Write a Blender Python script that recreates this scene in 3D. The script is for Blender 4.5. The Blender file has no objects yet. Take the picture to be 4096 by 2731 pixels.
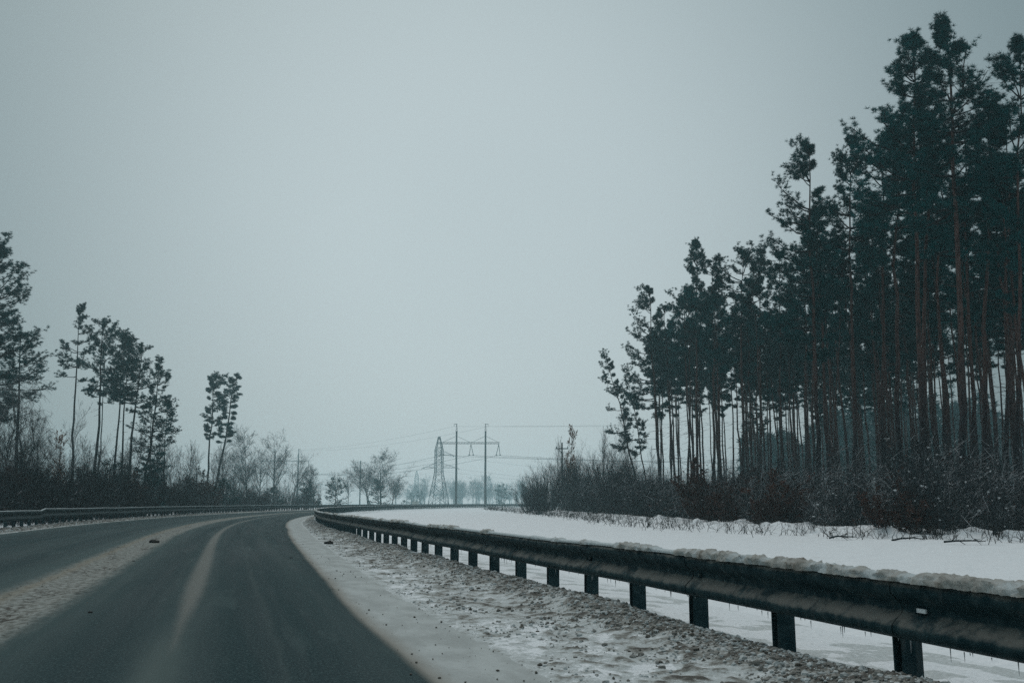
import bpy, math, random
import numpy as np
from mathutils import Vector, Quaternion, Matrix

sc = bpy.context.scene
COL = sc.collection
R = math.radians

# ------------------------------------------------------------------ camera
CAM_H, PITCH, F_PX = 1.23, R(9.19), 3982.0
cam_d = bpy.data.cameras.new("camera"); cam_d.lens = 35; cam_d.sensor_width = 36
cam_d.clip_start = .1; cam_d.clip_end = 8000
cam = bpy.data.objects.new("camera", cam_d); COL.objects.link(cam)
cam.location = (0, 0, CAM_H); cam.rotation_euler = (R(90) + PITCH, 0, 0)
sc.camera = cam


def at(px, py, Z):
    """point on the sight line of a photograph pixel (4096 wide) at distance Z ahead"""
    dx, dy = (px - 2048) / F_PX, -(py - 1365.5) / F_PX
    y = math.cos(PITCH) - dy * math.sin(PITCH); z = math.sin(PITCH) + dy * math.cos(PITCH)
    k = Z / y
    return Vector((dx * k, Z, CAM_H + z * k))


D = 4096 / 2352.0


def gx(px, Z):                     # ground X for a pixel column (2352-wide units) near the horizon
    return at(px * D, 2010, Z).x


# ------------------------------------------------------------------ noise
def _hash(i, j, k, seed):
    h = (i * 374761393 + j * 668265263 + k * 2147483647 + seed * 974711) & 0xFFFFFFFF
    h = ((h ^ (h >> 13)) * 1274126177) & 0xFFFFFFFF
    h = ((h ^ (h >> 16)) * 2246822519) & 0xFFFFFFFF
    return (h ^ (h >> 15)) / 4294967295.0


def vnoise(x, y, seed=0):
    x = np.asarray(x, float); y = np.asarray(y, float)
    i = np.floor(x).astype(np.int64); j = np.floor(y).astype(np.int64)
    fx = x - i; fy = y - j
    fx = fx * fx * (3 - 2 * fx); fy = fy * fy * (3 - 2 * fy)
    z = np.zeros_like(i)
    a = _hash(i, j, z, seed); b = _hash(i + 1, j, z, seed); c = _hash(i, j + 1, z, seed); d = _hash(i + 1, j + 1, z, seed)
    return (a * (1 - fx) + b * fx) * (1 - fy) + (c * (1 - fx) + d * fx) * fy


def fbm(x, y, seed=0, oct=4):
    s = 0; a = .5; t = 0
    for o in range(oct):
        s = s + a * vnoise(x * 2 ** o, y * 2 ** o, seed + o * 17); t += a; a *= .5
    return s / t


# ------------------------------------------------------------------ materials
def new_mat(name, base, rough=.8, spec=.3, metallic=0):
    m = bpy.data.materials.new(name); m.use_nodes = True
    b = m.node_tree.nodes["Principled BSDF"]
    b.inputs["Base Color"].default_value = (*base, 1); b.inputs["Roughness"].default_value = rough
    b.inputs["Specular IOR Level"].default_value = spec; b.inputs["Metallic"].default_value = metallic
    return m, m.node_tree.nodes, m.node_tree.links, b


class NT:
    """small helper for wiring nodes"""
    def __init__(s, m): s.n = m.node_tree.nodes; s.l = m.node_tree.links
    def _in(s, sock, v):
        if hasattr(v, "is_linked") or hasattr(v, "links"): s.l.new(v, sock)
        elif isinstance(v, (tuple, list)):
            sock.default_value = (*v, 1) if len(v) == 3 and len(sock.default_value) == 4 else v
        else: sock.default_value = v
    def math(s, op, a, b=0.0, c=0.0, clamp=False):
        n = s.n.new("ShaderNodeMath"); n.operation = op; n.use_clamp = clamp
        for i, v in enumerate((a, b, c)): s._in(n.inputs[i], v)
        return n.outputs[0]
    def mix(s, f, a, b):
        n = s.n.new("ShaderNodeMix"); n.data_type = "RGBA"
        s._in(n.inputs[0], f); s._in(n.inputs[6], a); s._in(n.inputs[7], b)
        return n.outputs[2]
    def noise(s, vec, scale, detail=4, rough=.55):
        n = s.n.new("ShaderNodeTexNoise"); n.inputs["Scale"].default_value = scale
        n.inputs["Detail"].default_value = detail; n.inputs["Roughness"].default_value = rough
        if vec is not None: s.l.new(vec, n.inputs["Vector"])
        return n.outputs[0]
    def step(s, v, a, b):
        n = s.n.new("ShaderNodeMapRange"); n.interpolation_type = "SMOOTHSTEP"
        s._in(n.inputs[0], v); s._in(n.inputs[1], a); s._in(n.inputs[2], b)
        return n.outputs[0]
    def xyz(s, v):
        n = s.n.new("ShaderNodeSeparateXYZ"); s.l.new(v, n.inputs[0]); return n.outputs
    def comb(s, x, y, z=0.0):
        n = s.n.new("ShaderNodeCombineXYZ")
        for i, v in enumerate((x, y, z)): s._in(n.inputs[i], v)
        return n.outputs[0]
    def attr(s, name):
        n = s.n.new("ShaderNodeAttribute"); n.attribute_name = name; return n.outputs["Fac"]
    def obj(s): return s.n.new("ShaderNodeTexCoord").outputs["Object"]
    def pos(s): return s.n.new("ShaderNodeNewGeometry").outputs["Position"]
    def nrm(s): return s.n.new("ShaderNodeNewGeometry").outputs["Normal"]
    def rnd(s): return s.n.new("ShaderNodeObjectInfo").outputs["Random"]
    def bump(s, h, bsdf, strength=.4, dist=.02):
        n = s.n.new("ShaderNodeBump"); n.inputs["Strength"].default_value = strength; n.inputs["Distance"].default_value = dist
        s.l.new(h, n.inputs["Height"]); s.l.new(n.outputs[0], bsdf.inputs["Normal"])


SNOW = (.79, .81, .825)


def wood_mat(name, low, high, snow=.5, grad=None):
    """bark, with snow settled on what faces up"""
    m, n, l, b = new_mat(name, low, .9, .04)
    t = NT(m); o = t.obj()
    ns = t.noise(o, 3.0, 5, .6)
    if grad:
        z = t.xyz(o)[2]
        c = t.mix(t.step(t.math("ADD", z, t.math("MULTIPLY", ns, 5.0)), grad[0], grad[1]), low, high)
        vert = t.noise(t.comb(t.math("MULTIPLY", t.xyz(o)[0], 9.0), t.math("MULTIPLY", t.xyz(o)[1], 9.0), t.math("MULTIPLY", z, 2.2)), 1.0, 4, .6)
        c = t.mix(t.step(vert, .42, .62), c, t.mix(.62, c, (.008, .010, .012)))
    else:
        c = t.mix(t.step(ns, .35, .65), low, high)
    if snow > 0:
        up = t.xyz(t.nrm())[2]
        f = t.math("MULTIPLY", t.step(up, .35, .75), t.step(t.noise(o, 2.2, 3), .62 - .3 * snow, .72 - .2 * snow))
        c = t.mix(f, c, SNOW)
    l.new(c, b.inputs["Base Color"])
    return m


def leaf_mat(name, a, bcol, snow=0):
    m, n, l, b = new_mat(name, a, .9, .02)
    t = NT(m); o = t.obj()
    ns = t.noise(o, .9, 4, .6)
    c = t.mix(t.step(t.math("ADD", ns, t.math("MULTIPLY", t.math("SUBTRACT", t.rnd(), .5), .25)), .35, .7), a, bcol)
    if snow:
        f = t.math("MULTIPLY", t.step(t.noise(o, 1.7, 4, .65), .58, .72), snow)
        c = t.mix(f, c, (.45, .50, .50))
    l.new(c, b.inputs["Base Color"])
    return m


M = {}
M["pine_bark"] = wood_mat("pine_bark", (.034, .038, .042), (.105, .062, .053), .0, (4.5, 12.0))
M["edge_bark"] = wood_mat("edge_bark", (.014, .021, .024), (.030, .026, .024), .1, (5.0, 16.0))
M["needles"] = leaf_mat("needles", (.003, .062, .064), (.010, .115, .118), .08)
M["needles_left"] = leaf_mat("needles_left", (.003, .056, .059), (.010, .095, .098), .05)
M["twig"] = wood_mat("twig", (.018, .027, .031), (.040, .042, .043), .15)
M["hazed_twig"] = wood_mat("haze_tint_twig", (.045, .060, .066), (.075, .085, .088), .2)  # bark colour paled to paint in haze over the distant scrub
M["faded_twig"] = wood_mat("haze_faded_twig", (.17, .20, .21), (.24, .26, .265), .4)  # haze fade of the farthest trees painted into a lighter bark colour
M["limb"] = wood_mat("limb", (.012, .017, .019), (.026, .022, .021), .1)
M["twig_snow"] = wood_mat("twig_snow", (.018, .028, .032), (.042, .046, .046), .85)
M["birch"] = wood_mat("birch", (.055, .060, .062), (.20, .21, .21), .3)
M["red_leaf"] = leaf_mat("red_leaf", (.048, .026, .021), (.095, .046, .034))
M["orange_leaf"] = leaf_mat("orange_leaf", (.26, .12, .06), (.36, .17, .08))
M["weed"] = wood_mat("weed", (.016, .019, .019), (.045, .040, .034), .2)


def snow_mat():
    m, n, l, b = new_mat("snow", SNOW, .75, .25)
    t = NT(m); p = t.pos()
    dirt = t.step(t.noise(p, .8, 5, .6), .60, .78)
    c = t.mix(t.math("MULTIPLY", dirt, .30), SNOW, (.45, .44, .41))
    l.new(c, b.inputs["Base Color"])
    h = t.math("ADD", t.noise(p, 1.2, 5, .55), t.math("MULTIPLY", t.noise(p, 9.0, 4, .6), .25))
    t.bump(h, b, .6, .2)
    return m


def verge_mat(name):
    m, n, l, b = new_mat(name, SNOW, .85, .2)
    t = NT(m); p = t.pos(); d = t.attr("dirt")
    fine = t.noise(p, 24.0, 6, .75)
    k = t.math("ADD", d, t.math("MULTIPLY", t.math("SUBTRACT", fine, .5), 1.5))
    c = t.mix(t.step(k, .03, .24), SNOW, (.50, .53, .525))
    c = t.mix(t.step(k, .30, .66), c, (.235, .235, .215))
    c = t.mix(t.step(k, .62, .95), c, (.085, .080, .070))
    l.new(c, b.inputs["Base Color"])
    t.bump(t.math("ADD", t.noise(p, 30.0, 4, .6), t.math("MULTIPLY", fine, .8)), b, .6, .02)
    return m


def cap_mat():
    m, n, l, b = new_mat("rail_snow", SNOW, .8, .25)
    t = NT(m); p = t.pos(); d = t.attr("dirt")
    fine = t.noise(p, 26.0, 5, .65)
    k = t.math("ADD", d, t.math("MULTIPLY", t.math("SUBTRACT", fine, .5), .8))
    c = t.mix(t.step(k, .25, .75), (.47, .52, .53), (.35, .35, .325))
    c = t.mix(t.step(k, .75, 1.15), c, (.17, .155, .13))
    l.new(c, b.inputs["Base Color"])
    t.bump(fine, b, .7, .025)
    return m


def rail_mat(name, dusted):
    m, n, l, b = new_mat(name, (.02, .024, .028), .6, .06)
    t = NT(m); p = t.pos()
    up = t.xyz(t.nrm())[2]
    ns = t.noise(p, 7.0, 5, .65)
    st = t.noise(p, 1.1, 4, .6); sp = t.noise(p, 34.0, 4, .7); sx = t.xyz(p)
    runs = t.noise(t.comb(t.math("MULTIPLY", sx[0], 14.0), t.math("MULTIPLY", sx[1], 14.0), t.math("MULTIPLY", sx[2], 2.0)), 1.0, 4, .6)
    c = t.mix(t.step(ns, .35, .7), (.008, .028, .034), (.030, .060, .066))
    dust = t.math("MULTIPLY", t.step(t.math("ADD", up, t.math("MULTIPLY", t.math("SUBTRACT", ns, .5), 1.2)), .12, .62), t.step(t.noise(p, 3.2, 5, .7), .36, .56))
    c = t.mix(t.math("MULTIPLY", dust, dusted), c, (.175, .172, .155))
    c = t.mix(t.math("MULTIPLY", t.step(runs, .54, .72), .45), c, (.085, .10, .10))
    c = t.mix(t.math("MULTIPLY", t.step(sp, .60, .74), t.math("MULTIPLY", t.step(ns, .45, .62), .6)), c, (.26, .27, .265))
    l.new(c, b.inputs["Base Color"])
    t.bump(t.math("ADD", ns, t.math("MULTIPLY", sp, .5)), b, .35, .012)
    return m


M["snow"] = snow_mat()
M["verge"] = verge_mat("verge_snow")
M["cap"] = cap_mat()
M["rail"] = rail_mat("rail_steel", .85)
M["rail_far"] = rail_mat("rail_steel_clean", .25)
M["post"] = rail_mat("post_steel", .15)
M["clump"], _, _, _ = new_mat("clump_snow", (.62, .64, .65), .8, .2)
M["white"], _, _, _ = new_mat("reflector_white", (.75, .77, .78), .4, .5)
M["ice"], _, _, _ = new_mat("ice", (.18, .21, .22), .2, .5)


def plain(name, a, b2, scale, rough=.85):
    m, n, l, b = new_mat(name, a, rough, .3)
    t = NT(m); c = t.mix(t.step(t.noise(t.obj(), scale, 5, .6), .35, .65), a, b2)
    l.new(c, b.inputs["Base Color"]); return m


M["concrete"] = plain("concrete", (.06, .07, .068), (.095, .105, .10), .8)
M["steel"] = plain("galvanised_steel", (.02, .032, .037), (.035, .047, .052), 1.5, .6)
M["insulator"] = plain("glass_insulator", (.05, .10, .10), (.08, .14, .14), 3, .3)
M["wire"] = plain("wire", (.03, .035, .04), (.05, .055, .06), 2)
M["clod"] = plain("dirty_ice", (.012, .014, .016), (.040, .036, .032), 9)
M["gravel"] = plain("gravel", (.06, .055, .046), (.15, .138, .118), 14)
M["slush"] = plain("slush", (.36, .385, .38), (.56, .585, .58), 9)
M["slush_brown"] = plain("brown_slush", (.17, .165, .15), (.28, .275, .255), 9)
M["cabinet"] = plain("pale_paint", (.50, .50, .46), (.62, .61, .56), 2)


def road_mat():
    m, n, l, b = new_mat("asphalt", (.06, .07, .075), .7, .04)
    t = NT(m)
    uv = n.new("ShaderNodeUVMap").outputs[0]
    u, v, _ = t.xyz(uv)
    S = lambda fu, fv, sc=1.0, d=4: t.noise(t.comb(t.math("MULTIPLY", u, fu), t.math("MULTIPLY", v, fv)), sc, d, .6)
    streak = S(3.0, .09); broad = S(.6, .05); fine = S(48.0, 18.0, 1.0, 4); mid = S(7.0, 1.1, 1.0, 5)
    wob = t.math("SUBTRACT", S(.2, .16, 1.0, 3), .5)          # edges wander along the road
    rag = t.math("MULTIPLY", t.math("SUBTRACT", mid, .5), .5)
    base = t.mix(t.step(streak, .3, .7), (.005, .024, .028), (.009, .033, .037))
    base = t.mix(t.math("MULTIPLY", t.step(broad, .35, .7), .5), base, (.024, .046, .050))
    base = t.mix(t.step(fine, .46, .72), base, t.mix(.5, base, (.075, .12, .12)))
    base = t.mix(t.step(fine, .5, .25), base, t.mix(.5, base, (.004, .010, .012)))
    # clean wheel tracks of our lane, paler dust between them
    def band(c, half, soft, jit=1.0):
        d = t.math("ABSOLUTE", t.math("SUBTRACT", t.math("ADD", u, t.math("ADD", t.math("MULTIPLY", wob, .25 * jit), t.math("MULTIPLY", rag, .55 * jit))), c))
        return t.step(d, t.math("ADD", half, soft), t.math("SUBTRACT", half, soft))
    dust = (.062, .094, .093)
    f = t.math("MULTIPLY", band(4.62, .28, .26), .42); base = t.mix(f, base, dust)
    f = t.math("MULTIPLY", band(3.0, .20, .25), .25); base = t.mix(f, base, dust)
    f = t.math("MULTIPLY", band(6.75, 1.0, .6), .75); base = t.mix(f, base, dust)
    f = t.math("MULTIPLY", band(9.2, .5, .4), .22); base = t.mix(f, base, dust)
    f = t.math("MULTIPLY", band(12.9, .7, .5), .6); base = t.mix(f, base, dust)
    d = t.math("ABSOLUTE", t.math("SUBTRACT", t.math("ADD", u, t.math("MULTIPLY", rag, .2)), 4.66))
    f = t.math("MULTIPLY", t.step(d, .26, .03), t.math("MULTIPLY", t.step(v, 13.0, 9.0), .62)); base = t.mix(f, base, (.085, .115, .108))
    f = t.math("MULTIPLY", band(3.75, .03, .05, .6), .30); base = t.mix(f, base, (.06, .085, .083))
    f = t.math("MULTIPLY", t.step(S(2.0, .22, 1.0, 5), .56, .70), .35); base = t.mix(f, base, dust)
    # sand strip left between the wheel tracks: starts as a point ten metres ahead
    w = t.math("MULTIPLY", t.step(v, 9.0, 18.0), t.math("SUBTRACT", .15, t.math("MULTIPLY", t.step(v, 18.0, 60.0), .04)))
    d = t.math("ABSOLUTE", t.math("SUBTRACT", t.math("ADD", u, t.math("MULTIPLY", rag, .12)), 4.62))
    f = t.math("MULTIPLY", t.step(t.math("SUBTRACT", w, d), -.07, .10), t.step(v, 9.6, 11.0))
    sandc = t.mix(t.step(fine, .35, .65), (.125, .130, .118), (.185, .190, .175))
    base = t.mix(t.math("MULTIPLY", f, .85), base, sandc)
    # sand and slush along the centre line
    f = band(6.62, .52, .20)
    cl = S(11.0, 5.0, 1.0, 5)
    mud = t.mix(t.step(cl, .40, .62), (.28, .29, .272), (.145, .147, .132))
    mud = t.mix(t.math("MULTIPLY", t.step(S(2.2, .35, 1.0, 4), .52, .68), t.step(cl, .38, .6)), mud, (.060, .054, .046))
    mud = t.mix(t.math("MULTIPLY", band(6.98, .10, .12), .5), mud, (.215, .185, .135))
    base = t.mix(t.math("MULTIPLY", f, t.step(S(8.0, 3.0, 1.0, 5), .22, .42)), base, mud)
    # snowy sand on the shoulder
    tap = t.math("MULTIPLY", t.math("DIVIDE", t.math("SUBTRACT", t.math("MINIMUM", t.math("MAXIMUM", v, 13.0), 49.0), 13.0), 36.0), 1.05)
    e = t.math("ADD", t.math("ADD", u, tap), t.math("ADD", t.math("MULTIPLY", wob, .12), t.math("MULTIPLY", rag, .10)))
    f = t.step(e, 2.86, 2.74)
    sh = t.mix(t.step(S(3.0, 1.2, 1.0, 5), .35, .65), (.46, .485, .475), (.36, .38, .37))
    sh = t.mix(t.step(e, 2.55, 2.85), sh, (.24, .225, .195))
    sh = t.mix(t.math("MULTIPLY", t.step(S(30.0, 14.0, 1.0, 4), .55, .75), .4), sh, (.18, .16, .14))
    base = t.mix(f, base, sh)
    l.new(base, b.inputs["Base Color"])
    rg = t.mix(t.step(streak, .3, .7), (.62,) * 3, (.75,) * 3)
    rg = t.mix(t.math("MAXIMUM", f, band(6.62, .6, .2)), rg, (.9,) * 3)
    l.new(rg, b.inputs["Roughness"])
    t.bump(t.math("ADD", fine, t.math("MULTIPLY", cl, t.math("MULTIPLY", band(6.62, .52, .2), 2.0))), b, .35, .008)
    return m


M["road"] = road_mat()


# ------------------------------------------------------------------ mesh building
class MB:
    def __init__(s): s.v = []; s.f = []; s.mi = []; s.nv = 0; s.att = []
    def add(s, v, f, mi=0, att=None):
        v = np.asarray(v, float).reshape(-1, 3)
        f = np.asarray(f, np.int64)
        if len(v) == 0 or len(f) == 0: return s
        s.v.append(v); s.f.append(f + s.nv); s.mi.append(np.full(len(f), mi, np.int32)); s.nv += len(v)
        s.att.append(np.zeros(len(v)) if att is None else np.asarray(att, float).ravel())
        return s
    def box(s, a, b, mi=0):
        (x0, y0, z0), (x1, y1, z1) = a, b
        v = [(x0, y0, z0), (x1, y0, z0), (x1, y1, z0), (x0, y1, z0), (x0, y0, z1), (x1, y0, z1), (x1, y1, z1), (x0, y1, z1)]
        return s.add(v, [(0, 3, 2, 1), (4, 5, 6, 7), (0, 1, 5, 4), (1, 2, 6, 5), (2, 3, 7, 6), (3, 0, 4, 7)], mi)
    def tubes(s, P, Rr, k=3, mi=0, cap=False):
        """P (T,n,3), Rr (T,n): T tubes at once"""
        P = np.asarray(P, float); Rr = np.asarray(Rr, float)
        if P.ndim == 2: P = P[None]; Rr = Rr[None]
        T, n, _ = P.shape
        tan = np.gradient(P, axis=1); tan /= np.linalg.norm(tan, axis=2, keepdims=True) + 1e-9
        mean = P[:, -1] - P[:, 0]
        ref = np.where(np.abs(mean[:, 2:3]) > .8 * np.linalg.norm(mean, axis=1, keepdims=True), [[1., 0, 0]], [[0, 0, 1.]])[:, None, :]
        a = np.cross(tan, ref); a /= np.linalg.norm(a, axis=2, keepdims=True) + 1e-9
        b = np.cross(tan, a)
        th = np.arange(k) * 2 * np.pi / k
        ring = a[:, :, None, :] * np.cos(th)[None, None, :, None] + b[:, :, None, :] * np.sin(th)[None, None, :, None]
        V = P[:, :, None, :] + ring * Rr[:, :, None, None]
        idx = np.arange(T * n * k).reshape(T, n, k)
        i2 = np.roll(idx, -1, axis=2)
        q = np.stack([idx[:, :-1], i2[:, :-1], i2[:, 1:], idx[:, 1:]], -1).reshape(-1, 4)
        base = s.nv
        s.add(V, q, mi)
        if cap:
            for e in (idx[:, 0, ::-1], idx[:, -1, :]):
                s.f.append(e + base); s.mi.append(np.full(len(e), mi, np.int32))
        return s
    def bar(s, a, b, r, k=4, mi=0, r2=None):
        return s.tubes(np.array([[a, b]], float), np.array([[r, r if r2 is None else r2]]), k, mi, True)
    def build(s, name, mats, parent=None, smooth=False, att=None, loc=None):
        me = bpy.data.meshes.new(name)
        if s.v:
            V = np.concatenate(s.v)
            me.vertices.add(len(V)); me.vertices.foreach_set("co", V.astype(np.float32).ravel())
            lt = np.concatenate([np.full(len(f), f.shape[1], np.int32) for f in s.f])
            li = np.concatenate([f.ravel() for f in s.f]).astype(np.int32)
            me.loops.add(len(li)); me.loops.foreach_set("vertex_index", li)
            me.polygons.add(len(lt))
            ls = np.concatenate([[0], np.cumsum(lt)[:-1]]).astype(np.int32)
            me.polygons.foreach_set("loop_start", ls)
            me.polygons.foreach_set("loop_total", lt)
            me.polygons.foreach_set("material_index", np.concatenate(s.mi))
            me.polygons.foreach_set("use_smooth", np.full(len(lt), smooth))
            if att:
                A = me.attributes.new(att, "FLOAT", "POINT")
                A.data.foreach_set("value", np.concatenate(s.att).astype(np.float32))
            me.update(calc_edges=True)
        for m in (mats if isinstance(mats, (list, tuple)) else [mats]): me.materials.append(m)
        o = bpy.data.objects.new(name, me); COL.objects.link(o)
        if parent is not None: o.parent = parent
        if loc is not None: o.location = loc
        return o


def tag(o, label=None, cat=None, group=None, kind=None):
    if label: o["label"] = label
    if cat: o["category"] = cat
    if group: o["group"] = group
    if kind: o["kind"] = kind
    return o


def thing(name, label, cat, loc=(0, 0, 0), group=None):
    o = bpy.data.objects.new(name, None); COL.objects.link(o); o.location = loc
    o.empty_display_size = .2
    return tag(o, label, cat, group)


def dup(src):
    r = src.copy(); COL.objects.link(r)
    for ch in src.children:
        c = ch.copy(); COL.objects.link(c); c.parent = r
        for g in ch.children:
            d = g.copy(); COL.objects.link(d); d.parent = c
    return r


def ico(n=1):
    import bmesh
    bm = bmesh.new(); bmesh.ops.create_icosphere(bm, subdivisions=n, radius=1)
    bm.verts.ensure_lookup_table()
    v = np.array([x.co[:] for x in bm.verts]); f = np.array([[q.index for q in p.verts] for p in bm.faces]); bm.free()
    return v, f


ICO1, ICO2, ICO3 = ico(1), ico(2), ico(3)


def blobs(mb, C, S, rng, mi=0, base=ICO1, flat=.7, rough=.25):
    """many small irregular lumps"""
    bv, bf = base
    T = len(C)
    V = bv[None] * (1 + rough * (rng.random((T, len(bv), 1)) - .5) * 2) * S[:, None, None]
    sx = .75 + .5 * rng.random((T, 1, 3)); V = V * sx
    a = rng.random(T) * 6.283; c, s_ = np.cos(a)[:, None], np.sin(a)[:, None]
    X = V[:, :, 0] * c - V[:, :, 1] * s_; Y = V[:, :, 0] * s_ + V[:, :, 1] * c
    V = np.stack([X, Y, V[:, :, 2] * flat], -1) + C[:, None, :]
    F = (bf[None] + (np.arange(T) * len(bv))[:, None, None]).reshape(-1, 3)
    mb.add(V, F, mi)


# ------------------------------------------------------------------ the bend of the road
DS = .25
_s = np.arange(-20, 470, DS)
_k = np.clip((_s - 25) / 20, 0, 1) / 420.0
_phi = .275 - np.concatenate([[0], np.cumsum(_k)[:-1] * DS])
_X = np.concatenate([[0], np.cumsum(-np.sin(_phi) * DS)[:-1]]); _Y = np.concatenate([[0], np.cumsum(np.cos(_phi) * DS)[:-1]])
_i = np.argmin(abs(_s)); _Y -= _Y[_i]
_j = np.argmin(abs(_Y - 10.9)); _X += 1.33 - _X[_j]


def curve(s, u=0.0):
    """plan position: s metres along the right guardrail, u metres to its left"""
    x = np.interp(s, _s, _X); y = np.interp(s, _s, _Y); p = np.interp(s, _s, _phi)
    return x - u * np.cos(p), y - u * np.sin(p)


def head(s): return np.interp(s, _s, _phi)


def lateral(X, Y):
    """u of plan points (nearest on the guardrail line)"""
    X = np.asarray(X, float); Y = np.asarray(Y, float)
    cs = slice(None, None, 8)
    out = np.empty(X.size); sx = np.empty(X.size)
    xf, yf = X.ravel(), Y.ravel()
    for a in range(0, X.size, 4000):
        d = (xf[a:a + 4000, None] - _X[None, cs]) ** 2 + (yf[a:a + 4000, None] - _Y[None, cs]) ** 2
        j = d.argmin(1) * 8
        p = _phi[j]
        out[a:a + 4000] = -(xf[a:a + 4000] - _X[j]) * np.cos(p) - (yf[a:a + 4000] - _Y[j]) * np.sin(p)
        sx[a:a + 4000] = _s[j]
    return out.reshape(X.shape), sx.reshape(X.shape)


ROAD_L = 13.0                      # left edge of the asphalt
RAIL_L = 14.5                      # left guardrail


def grid_faces(n, m):
    i = np.arange(n * m).reshape(n, m)
    return np.stack([i[:-1, :-1], i[1:, :-1], i[1:, 1:], i[:-1, 1:]], -1).reshape(-1, 4)


def steps(a, b, near, rate):
    out = [a]
    while out[-1] < b: out.append(out[-1] + max(near, rate * max(out[-1], 0)))
    return np.array(out)


# ground: one sheet to the horizon
gxs = np.concatenate([-np.geomspace(80, 1300, 24)[::-1], np.arange(-78, 78, 1.0), np.geomspace(80, 1300, 24)])
gys = np.concatenate([-np.geomspace(30, 1300, 18)[::-1], np.arange(-28, 160, 1.0), np.geomspace(162, 1300, 30)])
GX, GY = np.meshgrid(gxs, gys, indexing="ij")
U, SS = lateral(GX, GY)
GZ = .16 * (fbm(GX * .12, GY * .12, 5) - .5) + .10 * (fbm(GX * .5, GY * .5, 9) - .5)
near = np.clip((np.abs(U - 7.2) - 8.5) / 3.0, 0, 1)
GZ = GZ * near - .10 * (1 - near) - .02
mb = MB(); mb.add(np.stack([GX, GY, GZ], -1), grid_faces(len(gxs), len(gys))[:, ::-1])
tag(mb.build("ground", M["snow"], smooth=True), kind="structure")

# road sheet with its (u, s) as a UV map
rs = steps(-18, 440, .5, .01); ru = np.linspace(.5, ROAD_L + .5, 66)
RS, RU = np.meshgrid(rs, ru, indexing="ij")
x, y = curve(RS, RU)
crown = .012 * np.cos((RU - 7.6) / 5.8 * 1.57)
mb = MB(); F = grid_faces(len(rs), len(ru)); mb.add(np.stack([x, y, crown], -1), F)
road = tag(mb.build("road", M["road"], smooth=True), kind="structure")
uvl = road.data.uv_layers.new(name="UVMap")
li = np.empty(len(road.data.loops), np.int32); road.data.loops.foreach_get("vertex_index", li)
uvl.data.foreach_set("uv", np.stack([RU.ravel()[li], RS.ravel()[li]], -1).astype(np.float32).ravel())


VERGES = []


def verge(name, s0, s1, u0, u1, rail_u, side, near, rate, nu, seed):
    vs = steps(s0, s1, near, rate); vu = np.linspace(u0, u1, nu)
    VS, VU = np.meshgrid(vs, vu, indexing="ij")
    if side > 0:                                   # the dirty strip narrows towards the bend
        VU = u0 + (VU - u0) * (np.interp(VS, [15, 49], [u1, u1 - 1.2]) - u0) / (u1 - u0)
    x, y = curve(VS, VU)
    d = (VU - rail_u) * side                      # metres from the rail towards the road
    inner = np.interp(VS, [15, 49], [u1, u1 - 1.2]) - rail_u if side > 0 else (rail_u - u0) * 1.0
    prof = (.12 if side > 0 else .05) * np.exp(-((d - .25) / .40) ** 2) + .035 * np.clip(1 - d / inner, 0, 1) * (d > -.3)
    prof = prof * (.65 + .7 * vnoise(VS * .5, VS * 0, seed))
    lump = fbm(VS * 3.2, VU * 3.6, seed, 4) - .5
    ridge = np.abs(fbm(VS * 6.0, VU * 8.0, seed + 3, 3) - .5) * 2
    clods = np.clip(fbm(VS * 8.5, VU * 10.0, seed + 8, 3) - .47, 0, 1)
    zone = np.clip((d + .15) / .3, 0, 1) * np.clip((inner - d) / .35, 0, 1)
    z = prof + zone * (.045 * lump + .018 * (.35 - ridge) + .06 * clods)
    edge = np.clip((inner - d) / .12, 0, 1)
    back = np.clip((-d) / 1.0, 0, 1)
    z = np.where(d < 0, prof + back * (.05 * lump), z)
    z = z * edge + (1 - edge) * (-.012)
    z = np.where(d < -.9, z * np.clip((d + 1.9) / 1.0, 0, 1) - .09 * np.clip((-.9 - d), 0, 1), z)
    dirt = zone * (.21 + .42 * (fbm(VS * 2.3, VU * 3.4, seed + 21, 4) - .45) * 2 + 2.2 * clods * (.4 + fbm(VS * .8, VU * 1.4, seed + 44, 2)) + .26 * np.exp(-((d - .3) / .35) ** 2)
                   - .10 * np.clip((d - 1.25) / .5, 0, 1))
    dirt = np.clip(dirt + .30 * (1 - zone) * (d > .5), 0, 1.2)
    dirt = dirt + (.22 * zone if side < 0 else 0)
    dirt = np.where(d < -.05, .26 * (fbm(VS * 2.5, VU * 2.5, seed + 30, 3) > .60), dirt)
    f = grid_faces(len(vs), len(vu))
    mb = MB(); mb.add(np.stack([x, y, z], -1), f, 0, dirt)
    VERGES.append((vs, VU, z))
    return tag(mb.build(name, M["verge"], smooth=True, att="dirt"), kind="structure")


verge("verge", -6, 430, -1.9, 2.1, 0.0, 1, .034, .0042, 112, 11)
verge("verge", 20, 430, ROAD_L - .15, RAIL_L + 1.5, RAIL_L, -1, .10, .003, 40, 57)

# ------------------------------------------------------------------ guardrails
_prof = np.array([(-.006, .372), (.004, .366), (.045, .378), (.083, .400), (.092, .430), (.088, .462), (.050, .500), (.010, .530), (.004, .560),
                  (.010, .590), (.050, .622), (.088, .658), (.092, .692), (.083, .722), (.045, .744), (.004, .756), (-.006, .750),
                  (.034, .730), (.070, .708), (.076, .690), (.072, .665), (.036, .634), (-.006, .602), (-.012, .560), (-.006, .518), (.036, .486), (.072, .456),
                  (.076, .432), (.068, .412), (.036, .392)])


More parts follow.
